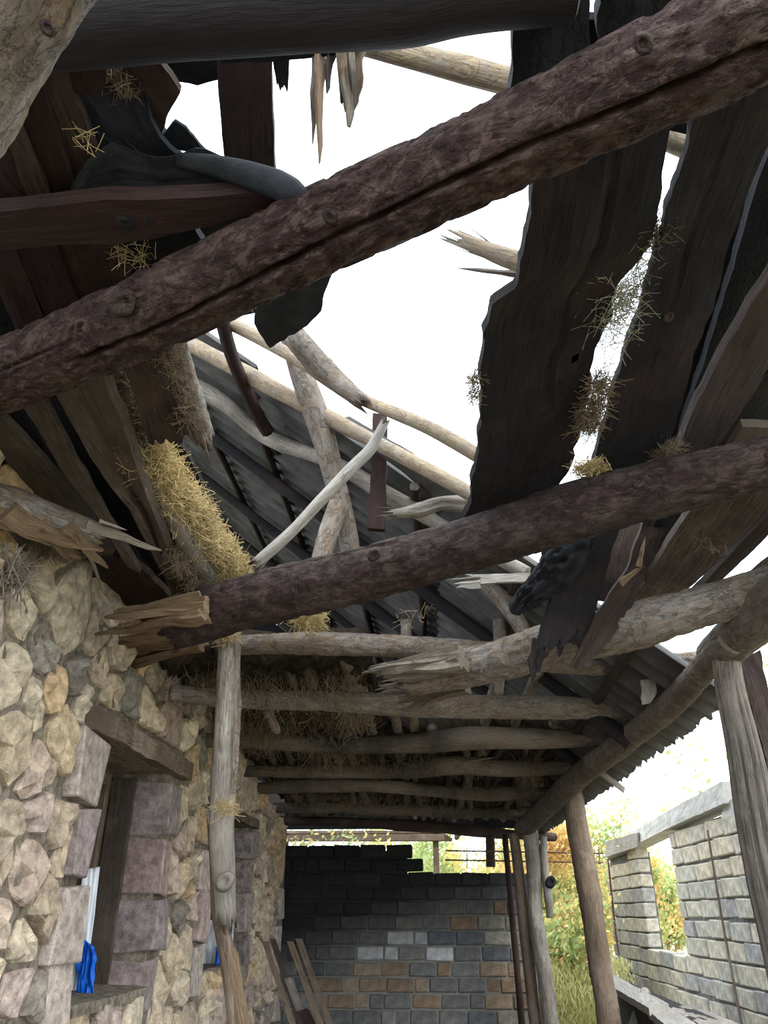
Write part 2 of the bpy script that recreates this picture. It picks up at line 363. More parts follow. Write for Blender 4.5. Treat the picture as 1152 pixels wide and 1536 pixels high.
def knot(log_o, c, r, nrm, mat='plank_dark', h=.35):
    """raised branch scar on a log"""
    nrm = nrm.normalized(); u = nrm.orthogonal().normalized(); w = nrm.cross(u); verts = []; rest = []; faces = []; n = 14
    prof = ((1.15, -.5), (1.0, .25), (.78, .62), (.55, .55), (.4, .1), (0.01, .15))
    for (pr, ph) in prof:
        for j in range(n):
            a = 2 * math.pi * j / n; k = 1 + .12 * noise.noise(V((math.cos(a), math.sin(a), r * 90)))
            p = c + (u * math.cos(a) * 1.25 + w * math.sin(a)) * r * pr * k + nrm * r * ph * h * 2; verts.append(p); rest.append(tuple(p))
    for i in range(len(prof) - 1):
        for j in range(n): faces.append((i * n + j, i * n + (j + 1) % n, (i + 1) * n + (j + 1) % n, (i + 1) * n + j))
    faces.append(tuple(range(n)))
    return mk('knot', verts, faces, M[mat], log_o, None, rest)
def surf_knot(o, x, y, Zc, rpx, logr, mat='plank_dark'):
    """knot at pixel direction on the visible side of a log whose axis lies at height Zc there"""
    c = P(x, y, Z=Zc); d = ray(x, y).normalized(); return knot(o, c - d * logr * .95, rpx * dep(c) / FPX, -d, mat)
def PZ(lst):   # [(x, y, Z, rpx)] -> [(Vector, radius)]
    out = []
    for (x, y, Z, r) in lst:
        v = P(x, y, Z=Z); out.append((v, r * dep(v) / FPX))
    return out
def PY(lst):
    out = []
    for (x, y, Y, r) in lst:
        v = P(x, y, Y=Y); out.append((v, r * dep(v) / FPX))
    return out
def PRL(lst):
    out = []
    for (x, y, off, r) in lst:
        v = PR(x, y, off); out.append((v, r * dep(v) / FPX))
    return out

# ================================================================ SETTING
XW = -1.64; rngS = random.Random(4)
ground = mk('yard_ground', [(-40, -10, -.02), (60, -10, -.02), (60, 80, -.02), (-40, 80, -.02)], [(0, 1, 2, 3)], M['grass']); tag(ground, kind='structure')
fl = box('floor', (-6, -3, -.06), (1.75, 9.75, 0.0), M['dirt']); tag(fl, kind='structure')
def zr(z): return z + CAMH
# left wall: clay core with two window openings, each stone a part
WIN = [(3.93, 4.98, -.37, .775), (6.15, 7.42, -.37, .68)]
Y0, Y1, ZT = 1.6, 9.22, 1.5
def wall_top(y): return 1.40 + (.14 if y < 5 else .0) + .05 * math.sin(y * 3) - (.20 if y > 6 else 0) * min(1, (y - 6) / 1.5) - (.22 * max(0, y - 7.4) if y > 7.4 else 0)
def core_grid():
    ys = sorted(set([Y0 + i * .1 for i in range(int((Y1 - Y0) / .1) + 1)] + [Y1] + [w[k] for w in WIN for k in (0, 1)]))
    zs = sorted(set([-CAMH + i * .1 for i in range(30)] + [w[k] for w in WIN for k in (2, 3)]))
    bm = bmesh.new(); cell = {}
    def solid(i, j):
        if i < 0 or j < 0 or i >= len(ys) - 1 or j >= len(zs) - 1: return False
        y = (ys[i] + ys[i + 1]) / 2; z = (zs[j] + zs[j + 1]) / 2
        if z > wall_top(y): return False
        return not any(a < y < b and c < z < d for a, b, c, d in WIN)
    vc = {}
    def vt(i, j, lay):
        k = (i, j, lay)
        if k not in vc:
            h = .026 * fbm(V((ys[i] * 5, zs[j] * 5, 2)), 3) if lay == 0 else 0
            vc[k] = bm.verts.new((XW - .026 + h if lay == 0 else XW - .5, ys[i], zr(zs[j])))
        return vc[k]
    for i in range(len(ys) - 1):
        for j in range(len(zs) - 1):
            if not solid(i, j): continue
            for lay in (0, 1): bm.faces.new([vt(i, j, lay), vt(i + 1, j, lay), vt(i + 1, j + 1, lay), vt(i, j + 1, lay)])
            for (di, dj, a, b) in ((-1, 0, (i, j), (i, j + 1)), (1, 0, (i + 1, j), (i + 1, j + 1)), (0, -1, (i, j), (i + 1, j)), (0, 1, (i, j + 1), (i + 1, j + 1))):
                if not solid(i + di, j + dj): bm.faces.new([vt(*a, 0), vt(*b, 0), vt(*b, 1), vt(*a, 1)])
    bmesh.ops.recalc_face_normals(bm, faces=bm.faces); me = bpy.data.meshes.new('wall_left'); bm.to_mesh(me); bm.free(); me.materials.append(M['mortar'])
    o = bpy.data.objects.new('wall_left', me); COL.objects.link(o); return tag(o, kind='structure')
wall_left = core_grid()
def clip(poly, n, d):      # keep points with n.p <= d
    out = []
    for i in range(len(poly)):
        a, b = poly[i], poly[(i + 1) % len(poly)]; fa = n[0] * a[0] + n[1] * a[1] - d; fb = n[0] * b[0] + n[1] * b[1] - d
        if fa <= 0: out.append(a)
        if fa * fb < 0: t = fa / (fa - fb); out.append((a[0] + (b[0] - a[0]) * t, a[1] + (b[1] - a[1]) * t))
    return out
STONE_COL = [(.65, .53, .37), (.63, .54, .41), (.72, .63, .50), (.58, .48, .36), (.64, .48, .31), (.5, .42, .33), (.58, .47, .40), (.33, .30, .27), (.5, .41, .37), (.68, .58, .46), (.6, .5, .38), (.62, .54, .42), (.60, .50, .38)]
def stone_mesh(poly, depth, sd, parent, name='stone', col=None, mat=None, bulge=1.0):
    rng = random.Random(sd); cx = sum(p[0] for p in poly) / len(poly); cz = sum(p[1] for p in poly) / len(poly)
    per = []; N = 14; pts = [V((p[0] - cx, p[1] - cz)) for p in poly]; tot = [(pts[i] - pts[(i + 1) % len(pts)]).length for i in range(len(pts))]; T = sum(tot)
    for k in range(N):
        s = T * k / N; i = 0
        while s > tot[i]: s -= tot[i]; i = (i + 1) % len(pts)
        p = pts[i].lerp(pts[(i + 1) % len(pts)], s / tot[i]); L = p.length
        per.append(p * (1 - min(.3, .008 / max(L, .03)) - .10 * rng.random() ** 1.5))
    # soften corners
    per = [(per[k - 1] + per[k] * 6 + per[(k + 1) % N]) / 8 for k in range(N)]
    verts = []; faces = []; tilt = V((rng.uniform(-.16, .16), rng.uniform(-.16, .16)))
    rings = ((1.0, -.09, 0), (1.0, depth * .55, .3), (.92, depth * .95, .8), (.55, depth * 1.02, 1.2))
    for (k, h, nf) in rings:
        for p in per:
            q = p * k; hh = h + (tilt.dot(q) + .06 * noise.noise(V((q.x * 12 + sd, q.y * 12, 1)))) * nf * bulge; verts.append((hh, q.x, q.y))
    verts.append((depth * 1.05 + .03 * noise.noise(V((sd * 1.3, 2, 1))), 0, 0))
    for r in range(3):
        for j in range(N): faces.append((r * N + j, r * N + (j + 1) % N, r * N + N + (j + 1) % N, r * N + N + j))
    for j in range(N): faces.append((3 * N + j, 3 * N + (j + 1) % N, 4 * N))
    o = mk(name, verts, faces, mat or M['stone'], parent, smooth=False)
    o.location = (XW - .03, cx, zr(cz)); c = col or rng.choice(STONE_COL); k = rng.uniform(.85, 1.12); o.color = (c[0] * k, c[1] * k, c[2] * k, 1); return o
# dressed quoins round the windows: (y0, y1, z0, z1, reveal depth, colour)
PINK = [(.52, .45, .42), (.40, .34, .35), (.54, .47, .43), (.50, .39, .38), (.58, .5, .45)]
PINK2 = [(.34, .28, .28), (.33, .285, .295), (.40, .30, .29), (.33, .28, .28), (.42, .35, .33)]
quoins = []
def jamb(yw, side, zs, wds):
    for i, (z0, z1) in enumerate(zip(zs, zs[1:])):
        w = wds[i % len(wds)]; quoins.append((yw, yw + w, z0, z1) if side > 0 else (yw - w, yw, z0, z1))
jamb(4.98, 1, [-.50, -.22, .08, .42, .74], [.16, .24, .17, .26])
jamb(3.93, -1, [-.55, -.2, .12, .45, .78], [.24, .3, .2, .34])
jamb(7.42, 1, [-.52, -.18, .16, .42, .66], [.2, .3, .18, .26])
jamb(6.15, -1, [-.52, -.2, .14, .42, .66], [.3, .22, .34, .24])
for (a, b, c, d) in ((9.0, 9.22, -1.3, -1.0), (8.9, 9.22, -.98, -.7), (9.02, 9.22, -.68, -.4), (8.92, 9.22, -.38, -.1), (9.0, 9.22, -.08, .25)): quoins.append((a, b, c, d))
for i, (a, b, c, d) in enumerate(quoins):
    oy = .014 if abs(a - 4.98) < .001 or abs(a - 7.42) < .001 else -.008
    q = box('quoin', (XW - .36, a - oy, zr(c + .01)), (XW + .018 + .008 * (i % 3), b - .008, zr(d - .012)), M['stone'], wall_left, jit=.02, bev=.007, sd=i + 3)
    k = (PINK if (a < 3.95 or 5.5 < a < 6.2) else PINK2 if a < 8.8 else PINK)[i % 5]; q.color = (k[0], k[1], k[2], 1)
# rubble by cut cells
rects = [(a, b, c, d) for (a, b, c, d) in WIN] + quoins + [(3.72, 5.3, .77, .93), (6.0, 7.5, .68, .76)]
seeds = []; tries = 0
while tries < 9000 and len(seeds) < 290:
    tries += 1; y = rngS.uniform(Y0, Y1); z = rngS.uniform(-1.45, 1.45)
    if z > wall_top(y) - .05 or any(a - .03 < y < b + .03 and c - .03 < z < d + .03 for a, b, c, d in rects): continue
    if z < -.5 - max(0, (y - 4) * .14): continue
    big = rngS.random(); mn = .13 if big < .28 else (.22 if big < .6 else .35)
    if all(((y - s[0]) / 1.15) ** 2 + (z - s[1]) ** 2 > ((mn + s[2]) / 2) ** 2 for s in seeds): seeds.append((y, z, mn))
for i, (y, z, mn) in enumerate(seeds):
    poly = [(y - .3, z - .3), (y + .3, z - .3), (y + .3, z + .3), (y - .3, z + .3)]
    poly = clip(poly, (1, 0), Y1); poly = clip(poly, (-1, 0), -Y0); poly = clip(poly, (0, 1), wall_top(y) + .02)
    for k, (y2, z2, m2) in enumerate(seeds):
        if k == i or abs(y2 - y) > .8 or abs(z2 - z) > .8: continue
        n = (y2 - y, z2 - z); L2 = n[0] ** 2 + n[1] ** 2; w = .5 + (mn * mn - m2 * m2) / (2 * L2) * .35
        poly = clip(poly, n, n[0] * (y + n[0] * w) + n[1] * (z + n[1] * w))
        if not poly: break
    for (a, b, c, d) in rects:
        if not poly: break
        if max(p[0] for p in poly) < a or min(p[0] for p in poly) > b or max(p[1] for p in poly) < c or min(p[1] for p in poly) > d: continue
        op = [(y - a, (1, 0), a) if y < a else None, (b - y, (-1, 0), -b) if y > b else None, (z - c, (0, 1), c) if z < c else None, (d - z, (0, -1), -d) if z > d else None]
        op = sorted([o for o in op if o], key=lambda o: o[0])
        if op: poly = clip(poly, op[0][1], op[0][2])
    if len(poly) < 3: continue
    ar = abs(sum(poly[k][0] * poly[(k + 1) % len(poly)][1] - poly[(k + 1) % len(poly)][0] * poly[k][1] for k in range(len(poly)))) / 2
    if ar < .004: continue
    stone_mesh(poly, rngS.uniform(.022, .055), i * 3 + 1, wall_left)
# window joinery
def window(nm, y0, y1, z0, z1):
    r = box(nm, (XW - .44, y1 - .09, zr(z0)), (XW - .36, y1 - .005, zr(z1)), M['brown_pole'], jit=.002, bev=.004); tag(r, kind='structure')
    box('frame_side', (XW - .44, y0 + .005, zr(z0)), (XW - .36, y0 + .09, zr(z1)), M['brown_pole'], r, bev=.004)
    box('frame_top', (XW - .435, y0 + .09, zr(z1 - .08)), (XW - .365, y1 - .09, zr(z1)), M['brown_pole'], r, bev=.004)
    for i in range(3): box('casement_stile', (XW - .425 + .01 * i, y1 - .17 - .07 * i, zr(z0 + .05)), (XW - .385 + .01 * i, y1 - .125 - .07 * i, zr(z1 - .09)), M['plank'], r, bev=.004, sd=i)
    box('reveal_board', (XW - .35, y1 - .045, zr(z0)), (XW - .20, y1 - .012, zr(z1 - .03)), M['plank_grey'], r, jit=.004, bev=.004)
    return r
window('window_1', *WIN[0]); window('window_2', *WIN[1])
sill = slab('window_sill', [V((XW - .5, 3.95, zr(-.40))), V((XW - .5, 4.96, zr(-.40)))], [V((XW + .03, 3.95, zr(-.42))), V((XW + .03, 4.96, zr(-.42)))], .05, M['mortar'], n=12); tag(sill, kind='structure'); sill.name = 'trim_1'
for i, (a, b, z) in enumerate(((3.66, 5.3, .78), (6.0, 7.55, .68))):
    lt = slab('lintel_beam', [V((XW + .05, a, zr(z))), V((XW + .06, (a + b) / 2, zr(z - .01))), V((XW + .05, b, zr(z)))], [V((XW - .45, a, zr(z))), V((XW - .45, b, zr(z)))], .11 if i == 0 else .07, M['grey_char' if i else 'brown_pole'], surf=.006, edge=.01)
    lt.parent = wall_left
# room behind the wall
for nm, a, b in (('wall_room_far', (-5.2, 1.2, 0), (-5.0, 9.4, zr(1.3))), ('wall_room_near', (-5.0, 1.0, 0), (XW - .5, 1.2, zr(1.3))), ('wall_room_end', (-5.0, 9.2, 0), (XW - .02, 9.4, zr(1.3))), ('ceiling', (-5.2, 1.0, zr(1.22)), (XW - .45, 9.4, zr(1.36)))):
    tag(box(nm, a, b, M['plaster']), kind='structure')
# gable wall at the attic's far end, coloured black for the attic's darkness
gv = [(-7.6, 11.5, zr(1.03)), (-6.5, 11.5, zr(2.2)), (-3.8, 11.5, zr(5.21)), (.6, 11.5, zr(1.58)), (1.27, 11.5, zr(1.03))]
gb = mk('wall_gable', gv + [(a, b + .1, c) for a, b, c in gv], [(0, 1, 2, 3, 4), (9, 8, 7, 6, 5)] + [(k, k + 5, (k + 1) % 5 + 5, (k + 1) % 5) for k in range(5)], M['plank_char'], rest=[(0, 0, 0)] * 10, smooth=False); tag(gb, kind='structure')

# far block wall: every block a part
YB = 9.6
wall_back = box('wall_back', (-1.75, YB + .012, 0), (1.12, YB + .2, zr(.38)), M['mortar_soot']); tag(wall_back, kind='structure')
box('wall_core', (-1.75, YB + .03, zr(.36)), (-.30, YB + .2, zr(.62)), M['mortar_soot'], wall_back)
blk_me = []
def block_mesh(L, H, D, s):
    o = box('block', (0, 0, 0), (L, D, H), M['block'], None, jit=.006, bev=.011, sd=s); me = o.data; bpy.data.objects.remove(o); return me
CH = .146; rb = random.Random(12); meshes = [block_mesh(.29, CH - .014, .17, k) for k in range(6)]; halfm = [block_mesh(.14, CH - .014, .17, 20 + k) for k in range(2)]
def soot(x, z):     # the fire blackened the upper left of this wall
    t = (z + .50 - .27 * x) / .7; return max(0, min(1, t))
for r in range(15):
    z = .70 - CH * (r + 1); top = .70 - CH * r
    x = -1.74 + (-.15 if r % 2 else 0) - .03 * (r % 3); xe = {0: -.25, 1: .05}.get(r, .98)
    if r == 2: xe = 1.0
    while x < xe - .1:
        hf = rb.random() < .12; L = .14 if hf else .29
        if r < 2 and x + L > xe + .05: break
        o = bpy.data.objects.new('block', rb.choice(halfm if hf else meshes)); COL.objects.link(o); o.parent = wall_back
        o.location = (x, YB + rb.uniform(-.012, .008), zr(z) + rb.uniform(-.004, .004)); o.rotation_euler = (0, rb.uniform(-.012, .012), 0)
        q = rb.random(); xc = x + L / 2
        base = (.20, .20, .195)
        if r in (8, 9, 10) and q < .6 and xc > -1.2: base = rb.choice([(.30, .215, .15), (.33, .26, .19), (.28, .2, .14)])
        elif q < .12: base = (.26, .25, .235)
        elif q < .22: base = (.14, .15, .165)
        elif xc > .6 and q < .5: base = (.30, .285, .25)
        if r == 7 and (abs(xc + .60) < .15 or abs(xc - .1) < .13): base = (.55, .55, .56)
        if r == 6 and abs(xc + .26) < .15: base = (.55, .55, .56)
        if (r == 5 and abs(xc - .25) < .17) or (r == 4 and abs(xc - .7) < .17): base = (.32, .215, .145)
        k = rb.uniform(.85, 1.15) * (1 - .90 * soot(xc, z)); o.color = (base[0] * k, base[1] * k, base[2] * k, 1)
        x += L + .012
# iron bars over the low part of that wall
gr = empty('iron_grille', P(850, 1290, Y=9.68)); tag(gr, 'rusty iron rails running above the low end of the block wall', 'railing')
def world_par(o, root): o.parent = root; o.location = -root.location; return o
for (y, ) in ((1276,), (1290,)):
    a = P(668, y, Y=9.68); b = P(905, y + 4, Y=9.68); world_par(log('rail', [(a, .008), (b, .008)], M['rust'], n=6, step=.3, rough=0, end_mat=M['rust']), gr)
for x in (700, 740, 858, 898):
    world_par(log('bar', [(P(x, 1270, Y=9.69), .006), (P(x + 1, 1303 if x < 800 else 1296, Y=9.69), .006)], M['rust'], n=6, step=.3, rough=0, end_mat=M['rust']), gr)

# unfinished block wall in the yard
XR = 3.2; wr = box('wall_yard', (XR + .025, 6.6, 0), (XR + .22, 11.47, zr(.95)), M['mortar_grey']); tag(wr, kind='structure')
box('wall_core', (XR + .04, 13.52, 0), (XR + .22, 15.75, zr(.85)), M['mortar_grey'], wr); box('wall_core', (XR + .04, 11.47, 0), (XR + .22, 13.52, zr(-.64)), M['mortar_grey'], wr)
HB = .205; rr_ = random.Random(31); ml = []
for k in range(5):
    o = box('block', (0, 0, 0), (.19, .60, HB - .022), M['block'], None, jit=.012, bev=.012, sd=50 + k); ml.append(o.data); bpy.data.objects.remove(o)
for r in range(13):
    z = -1.5 + r * HB; yy = 6.6 + (.25 if r % 2 else 0)
    while yy < 15.7:
        zt = z + HB; L = .61
        ok = zt < (.98 if yy < 12 else .93)
        sy = 1.
        if z > -.66:
            if yy < 11.49 < yy + L: sy = (11.49 - yy) / L
            elif 11.48 <= yy < 13.5: yy = 13.5
        inwin = sy < .15
        if ok and not inwin:
            o = bpy.data.objects.new('block', rr_.choice(ml)); COL.objects.link(o); o.parent = wr
            o.location = (XR + rr_.uniform(-.012, .012), yy, zr(z) + rr_.uniform(-.005, .005)); o.rotation_euler = (rr_.uniform(-.012, .012), 0, 0); o.scale.y = sy
            base = rr_.choice([(.48, .45, .39), (.54, .5, .41), (.44, .42, .38), (.36, .35, .34)]) if r < 9 else rr_.choice([(.62, .54, .42), (.58, .52, .42), (.53, .49, .42)])
            o.color = base + (1,)
        yy += L * sy + .022
# concrete ring beam and boards on top of the wall
lb = slab('ring_beam', [P(908, 1290, X=XR - .06), P(1000, 1243, X=XR - .06), P(1085, 1205, X=XR - .06)], [P(908, 1272, X=XR - .06), P(1000, 1217, X=XR - .06), P(1083, 1172, X=XR - .06)], .3, M['concrete'], up=V((1, 0, 0)), surf=.004, edge=.006); lb.parent = wr
lb2 = slab('ring_beam', [P(1082, 1232, X=XR), P(1160, 1193, X=XR)], [P(1082, 1208, X=XR), P(1160, 1163, X=XR)], .26, M['concrete'], up=V((1, 0, 0)), surf=.006, edge=.01); lb2.parent = wr
fb = slab('shutter_board', [P(908, 1286, X=XR - .1), P(956, 1270, X=XR - .1)], [P(908, 1262, X=XR - .1), P(956, 1249, X=XR - .1)], .03, M['white_wood'], up=V((1, 0, 0))); fb.parent = wr
for (x, y0, y1) in ((1048, 1196, 1206), (1054, 1195, 1204), (1066, 1195, 1200), (1070, 1190, 1199)):
    log('steel_bar', [(P(x, y0, X=XR + .1), .008), (P(x, y1 + 12, X=XR + .1), .008)], M['rust'], parent=wr, n=6, step=.2, rough=0, end_mat=M['rust'])
rod = log('steel_rod', [(P(1061, 1245, X=XR - .07), .012), (P(1085, 1390, X=XR - .06), .014), (P(1115, 1550, X=XR - .06), .014)], M['brown_pole'], 'long rusty steel rod standing against the yard block wall', 'rod', n=8, step=.1, rough=.02, end_mat=M['rust'])
rod2 = log('steel_rod', [(P(912, 1290, X=XR - .1), .016), (P(925, 1410, X=XR - .1), .016), (P(938, 1480, X=XR - .1), .016), (P(948, 1560, X=XR - .1), .016)], M['rust'], 'thin rusty rod hanging at the far corner of the yard block wall', 'rod', n=8, step=.1, rough=.02, end_mat=M['rust'])

# ================================================================ ROOF OF CORRUGATED SHEETS
roof = empty('corrugated_roof', (0, 3.74, zr(RC))); tag(roof, 'grey corrugated sheet roof slope behind the hole', 'roof'); roof['kind'] = 'structure'
def sheet_mesh(w, L, sd):
    amp, wl = .04, .17; nx = 64; ny = 5; verts = []; faces = []; rng = random.Random(sd); rag = [rng.uniform(0, .03) for _ in range(nx + 1)]
    for lay in (0, 1):
        for j in range(ny + 1):
            for i in range(nx + 1):
                y = w * i / nx; s = L * j / ny + (rag[i] if j == ny else 0); verts.append((s, y, amp * math.sin(2 * math.pi * y / wl) + lay * .007))
    k = (nx + 1) * (ny + 1)
    for j in range(ny):
        for i in range(nx):
            a = j * (nx + 1) + i; faces.append((a, a + 1, a + nx + 2, a + nx + 1)); faces.append((k + a, k + a + nx + 1, k + a + nx + 2, k + a + 1))
        for i in (0, nx): a = j * (nx + 1) + i; faces.append((a, a + nx + 1, k + a + nx + 1, k + a))
    for j in (0, ny):
        for i in range(nx): a = j * (nx + 1) + i; faces.append((a, a + 1, k + a + 1, k + a))
    o = mk('sheet', verts, faces, M['sheet'], recalc=True); me = o.data; bpy.data.objects.remove(o); return me
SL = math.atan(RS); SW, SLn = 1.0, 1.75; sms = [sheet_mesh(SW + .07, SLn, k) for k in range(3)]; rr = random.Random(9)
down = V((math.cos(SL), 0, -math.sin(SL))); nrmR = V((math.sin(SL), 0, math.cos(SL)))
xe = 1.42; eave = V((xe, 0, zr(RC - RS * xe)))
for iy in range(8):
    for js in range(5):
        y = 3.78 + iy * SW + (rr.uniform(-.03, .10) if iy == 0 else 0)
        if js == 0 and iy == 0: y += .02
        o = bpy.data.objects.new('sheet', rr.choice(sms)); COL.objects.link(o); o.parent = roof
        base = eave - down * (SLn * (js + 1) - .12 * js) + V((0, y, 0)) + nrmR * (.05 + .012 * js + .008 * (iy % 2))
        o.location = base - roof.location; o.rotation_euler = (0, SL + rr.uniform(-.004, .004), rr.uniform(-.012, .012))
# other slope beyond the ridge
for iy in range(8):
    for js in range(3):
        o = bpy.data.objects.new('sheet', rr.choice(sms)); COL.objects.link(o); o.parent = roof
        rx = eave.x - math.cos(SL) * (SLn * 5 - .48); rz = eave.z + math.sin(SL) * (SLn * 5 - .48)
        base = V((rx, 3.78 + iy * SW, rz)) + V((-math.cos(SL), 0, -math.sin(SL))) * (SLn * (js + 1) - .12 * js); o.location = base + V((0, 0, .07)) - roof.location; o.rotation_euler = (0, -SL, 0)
# purlin boards under the sheets (along the house) and rafters
for i, x in enumerate((1.05, .5, -.05, -.6, -1.15, -1.75, -2.4, -3.1)):
    z = RC - RS * x + .01
    log('purlin', [(V((x, 3.75 + .1 * (i % 2), zr(z))), .028), (V((x + .03, 7.5, zr(z - .03))), .03), (V((x, 11.5, zr(z))), .028)], M['plank'], parent=roof, n=8, step=.3, rough=.1).location = -roof.location
for i, y in enumerate((5.0, 6.3, 7.6, 8.9, 10.2)):
    a = V((1.25, y, zr(RC - RS * 1.25 - .085))); b = V((-3.9, y + .1, zr(RC + RS * 3.9 - .075)))
    log('rafter', [(a, .045), (b, .045)], M['plank_dark'], parent=roof, n=10, step=.3, rough=.1).location = -roof.location
# lifted scraps of sheet and board at the broken edge
slab('sheet_scrap', pl([(425, 645, 4.2), (520, 720, 4.2)], 'Y'), pl([(430, 632, 4.2), (545, 712, 4.2)], 'Y'), .008, M['sheet'], parent=None, label='thin grey sheet scrap sticking out at the roof break', cat='scrap', up=nrmR)
slab('roof_board', [PR(500, 632, .06), PR(600, 705, .06), PR(700, 790, .06)], [PR(520, 628, .08), PR(615, 682, .08), PR(715, 765, .08)], .02, M['sheet'], label='slipped grey roofing strip along the torn roof edge', cat='board', up=nrmR)
slab('roof_board', [PR(300, 545, .05), PR(400, 625, .05), PR(470, 690, .05)], [PR(310, 525, .07), PR(420, 600, .07), PR(520, 680, .07)], .02, M['sheet'], label='torn grey roofing strip under the lowest rafter poles at left', cat='board', up=nrmR)

# poles of the burnt-off roof slope, peeled and pale
def rpole(lst, mat, label, ends=('cut', 'cut'), name='rafter_pole', group=None, **k):
    return log(name, PRL(lst), M[mat], label, 'pole', group, ends, n=16, rough=.07, **k)
rpole([(330, 478, -.02, 10), (430, 530, -.02, 9.5), (530, 592, -.02, 9), (640, 640, -.02, 10), (730, 692, -.02, 10.5), (800, 735, -.02, 11)], 'pale_pole', 'uppermost of the two long pale poles crossing the sky hole')
rpole([(265, 505, -.02, 11), (330, 540, -.02, 12), (440, 598, -.02, 12), (560, 662, -.02, 11.5), (660, 715, -.02, 11), (740, 762, -.02, 10.5), (820, 808, -.02, 10)], 'pale_pole', 'lower of the two long pale poles crossing the sky hole')
rpole([(270, 565, -.06, 11), (330, 600, -.06, 11), (400, 655, -.06, 11.5), (500, 695, -.06, 12), (570, 735, -.06, 12), (640, 775, -.06, 11), (720, 822, -.06, 10), (790, 860, -.06, 10)], 'grey_wood', 'crooked grey pole lying under the torn edge of the corrugated sheets')
rpole([(450, 515, -.06, 18), (485, 555, -.06, 20), (530, 592, -.06, 13)], 'bark_grey', 'short thick broken stick lying on the upper pale pole', ends=('broken', 'broken'), name='broken_stick', jag=.08)
log('rafter_pole', PZ([(545, 66, 2.2, 15), (620, 85, 2.2, 17), (700, 105, 2.2, 20), (790, 130, 2.2, 20), (900, 165, 2.2, 20), (1020, 212, 2.2, 21), (1110, 245, 2.2, 22)]), M['pale_pole'], 'pale rafter pole high in the top sky gap', 'pole', None, ('broken', 'cut'), n=18, rough=.07, jag=.1, splinters=[(0, 4, .06, .15, 'fresh')])
rpole([(722, 372, -.02, 12), (760, 387, -.02, 15), (830, 410, -.02, 17)], 'pale_pole', 'broken pale pole stub poking out beside the big burnt plank', ends=('broken', 'cut'), jag=.12, splinters=[(0, 8, .05, .16, 'fresh_grey')], name='pole_stub')
shard('splinter_board', PR(790, 412), PR(683, 402), .035, M['plank_grey'], seed=1.).location = (0, 0, 0)
tag(bpy.data.objects['splinter_board'], 'dark thin splinter under the broken pale pole stub', 'splinter')
# struts
def ylog(lst, mat, label, ends=('cut', 'cut'), name='strut', cat='strut', **k): return log(name, PY(lst), M[mat], label, cat, None, ends, **k)
ylog([(437, 505, 3.35, 17), (452, 560, 3.45, 19), (480, 640, 3.6, 19), (500, 710, 3.7, 17), (520, 790, 3.8, 16), (530, 860, 3.9, 15), (536, 905, 3.95, 14)], 'bark_grey', 'thick leaning strut crossing in front of the pale rafter poles', ends=('broken', 'cut'), n=20, splinters=[(0, 5, .05, .15, 'fresh_grey')])
log('strut', [(PR(330, 470, -.1), .04), (PR(350, 540, -.1), .042), (PR(385, 620, -.1), .045), (PR(402, 648, -.1), .045)], M['plank_red'], 'dark reddish strut under the left ends of the pale poles', 'strut', n=8, rough=.04)
slab('upright_plank', pl([(553, 792, 3.75), (556, 700, 3.75), (559, 619, 3.75)], 'Y'), pl([(577, 794, 3.75), (580, 700, 3.75), (581, 622, 3.75)], 'Y'), .04, M['plank_red'], 'short reddish upright plank between the lower pale pole and the sheets', 'plank', up=V((0, 1, 0)), surf=.002)
ylog([(572, 644, 3.15, 6), (555, 675, 3.18, 7.5), (528, 702, 3.2, 8), (480, 752, 3.25, 9.5), (440, 795, 3.3, 9), (392, 838, 3.35, 9.5)], 'white_wood', 'bleached whitish stick lying diagonally over the strut', ends=('broken', 'broken'), jag=.07, rough=.12, name='stick', cat='stick', splinters=[(1, 5, .04, .07, 'white_wood'), (0, 3, .03, .07, 'white_wood')], crack=[(2.0, .01, .003, .05, 1)])
ylog([(510, 758, 3.7, 16), (493, 800, 3.68, 15), (478, 850, 3.65, 13), (470, 880, 3.6, 12)], 'bark_grey', 'forked stubby branch under the bleached stick', name='branch', cat='branch')
log('broken_branch', PY([(600, 770, 3.5, 7), (630, 766, 3.5, 11), (660, 756, 3.5, 10), (700, 756, 3.5, 14), (735, 752, 3.5, 12)]), M['grey_wood'], 'frayed grey branch end on the long dark cross log', 'branch', None, ('broken', 'cut'), rough=.14, jag=.08, splinters=[(0, 9, .04, .14, 'grey_wood')], crack=[(2., .012, .004, .05, 1)])
log('cut_stub', PY([(609, 932, 4.4, 8), (610, 960, 4.4, 8), (612, 990, 4.42, 8)]), M['bark_grey'], 'round sawn stick end standing behind the whitest joist', 'stick', None, end_mat=M['white_wood'])
log('cut_stub', PY([(749, 932, 4.3, 10), (750, 960, 4.3, 10), (748, 1010, 4.35, 10), (746, 1040, 4.4, 9)]), M['bark_grey'], 'sawn stick end standing behind the thick broken log', 'stick', None, end_mat=M['white_wood'])
log('bent_branch', PY([(733, 880, 4.3, 13), (755, 900, 4.25, 14), (775, 930, 4.2, 12), (795, 965, 4.2, 11)]), M['bark_grey'], 'knotted bent branch beneath the white splintered board', 'branch', None, ('broken', 'cut'), jag=.05)
wb = slab('splintered_board', pl([(692, 862, 3.6), (750, 861, 3.6), (830, 858, 3.6)], 'Y'), pl([(690, 880, 3.6), (750, 873, 3.6), (830, 872, 3.6)], 'Y'), .02, M['white_wood'], 'white splintered board lying flat beside the charred stump', 'board', up=V((0, 1, 0)), jag=(.06, 0))
for i, (dy, L) in enumerate(((866, 672), (872, 680), (878, 684))): shard('splinter', P(720, dy, Y=3.6), P(L, dy + 4, Y=3.58), .03, M['white_wood'], wb, seed=i)

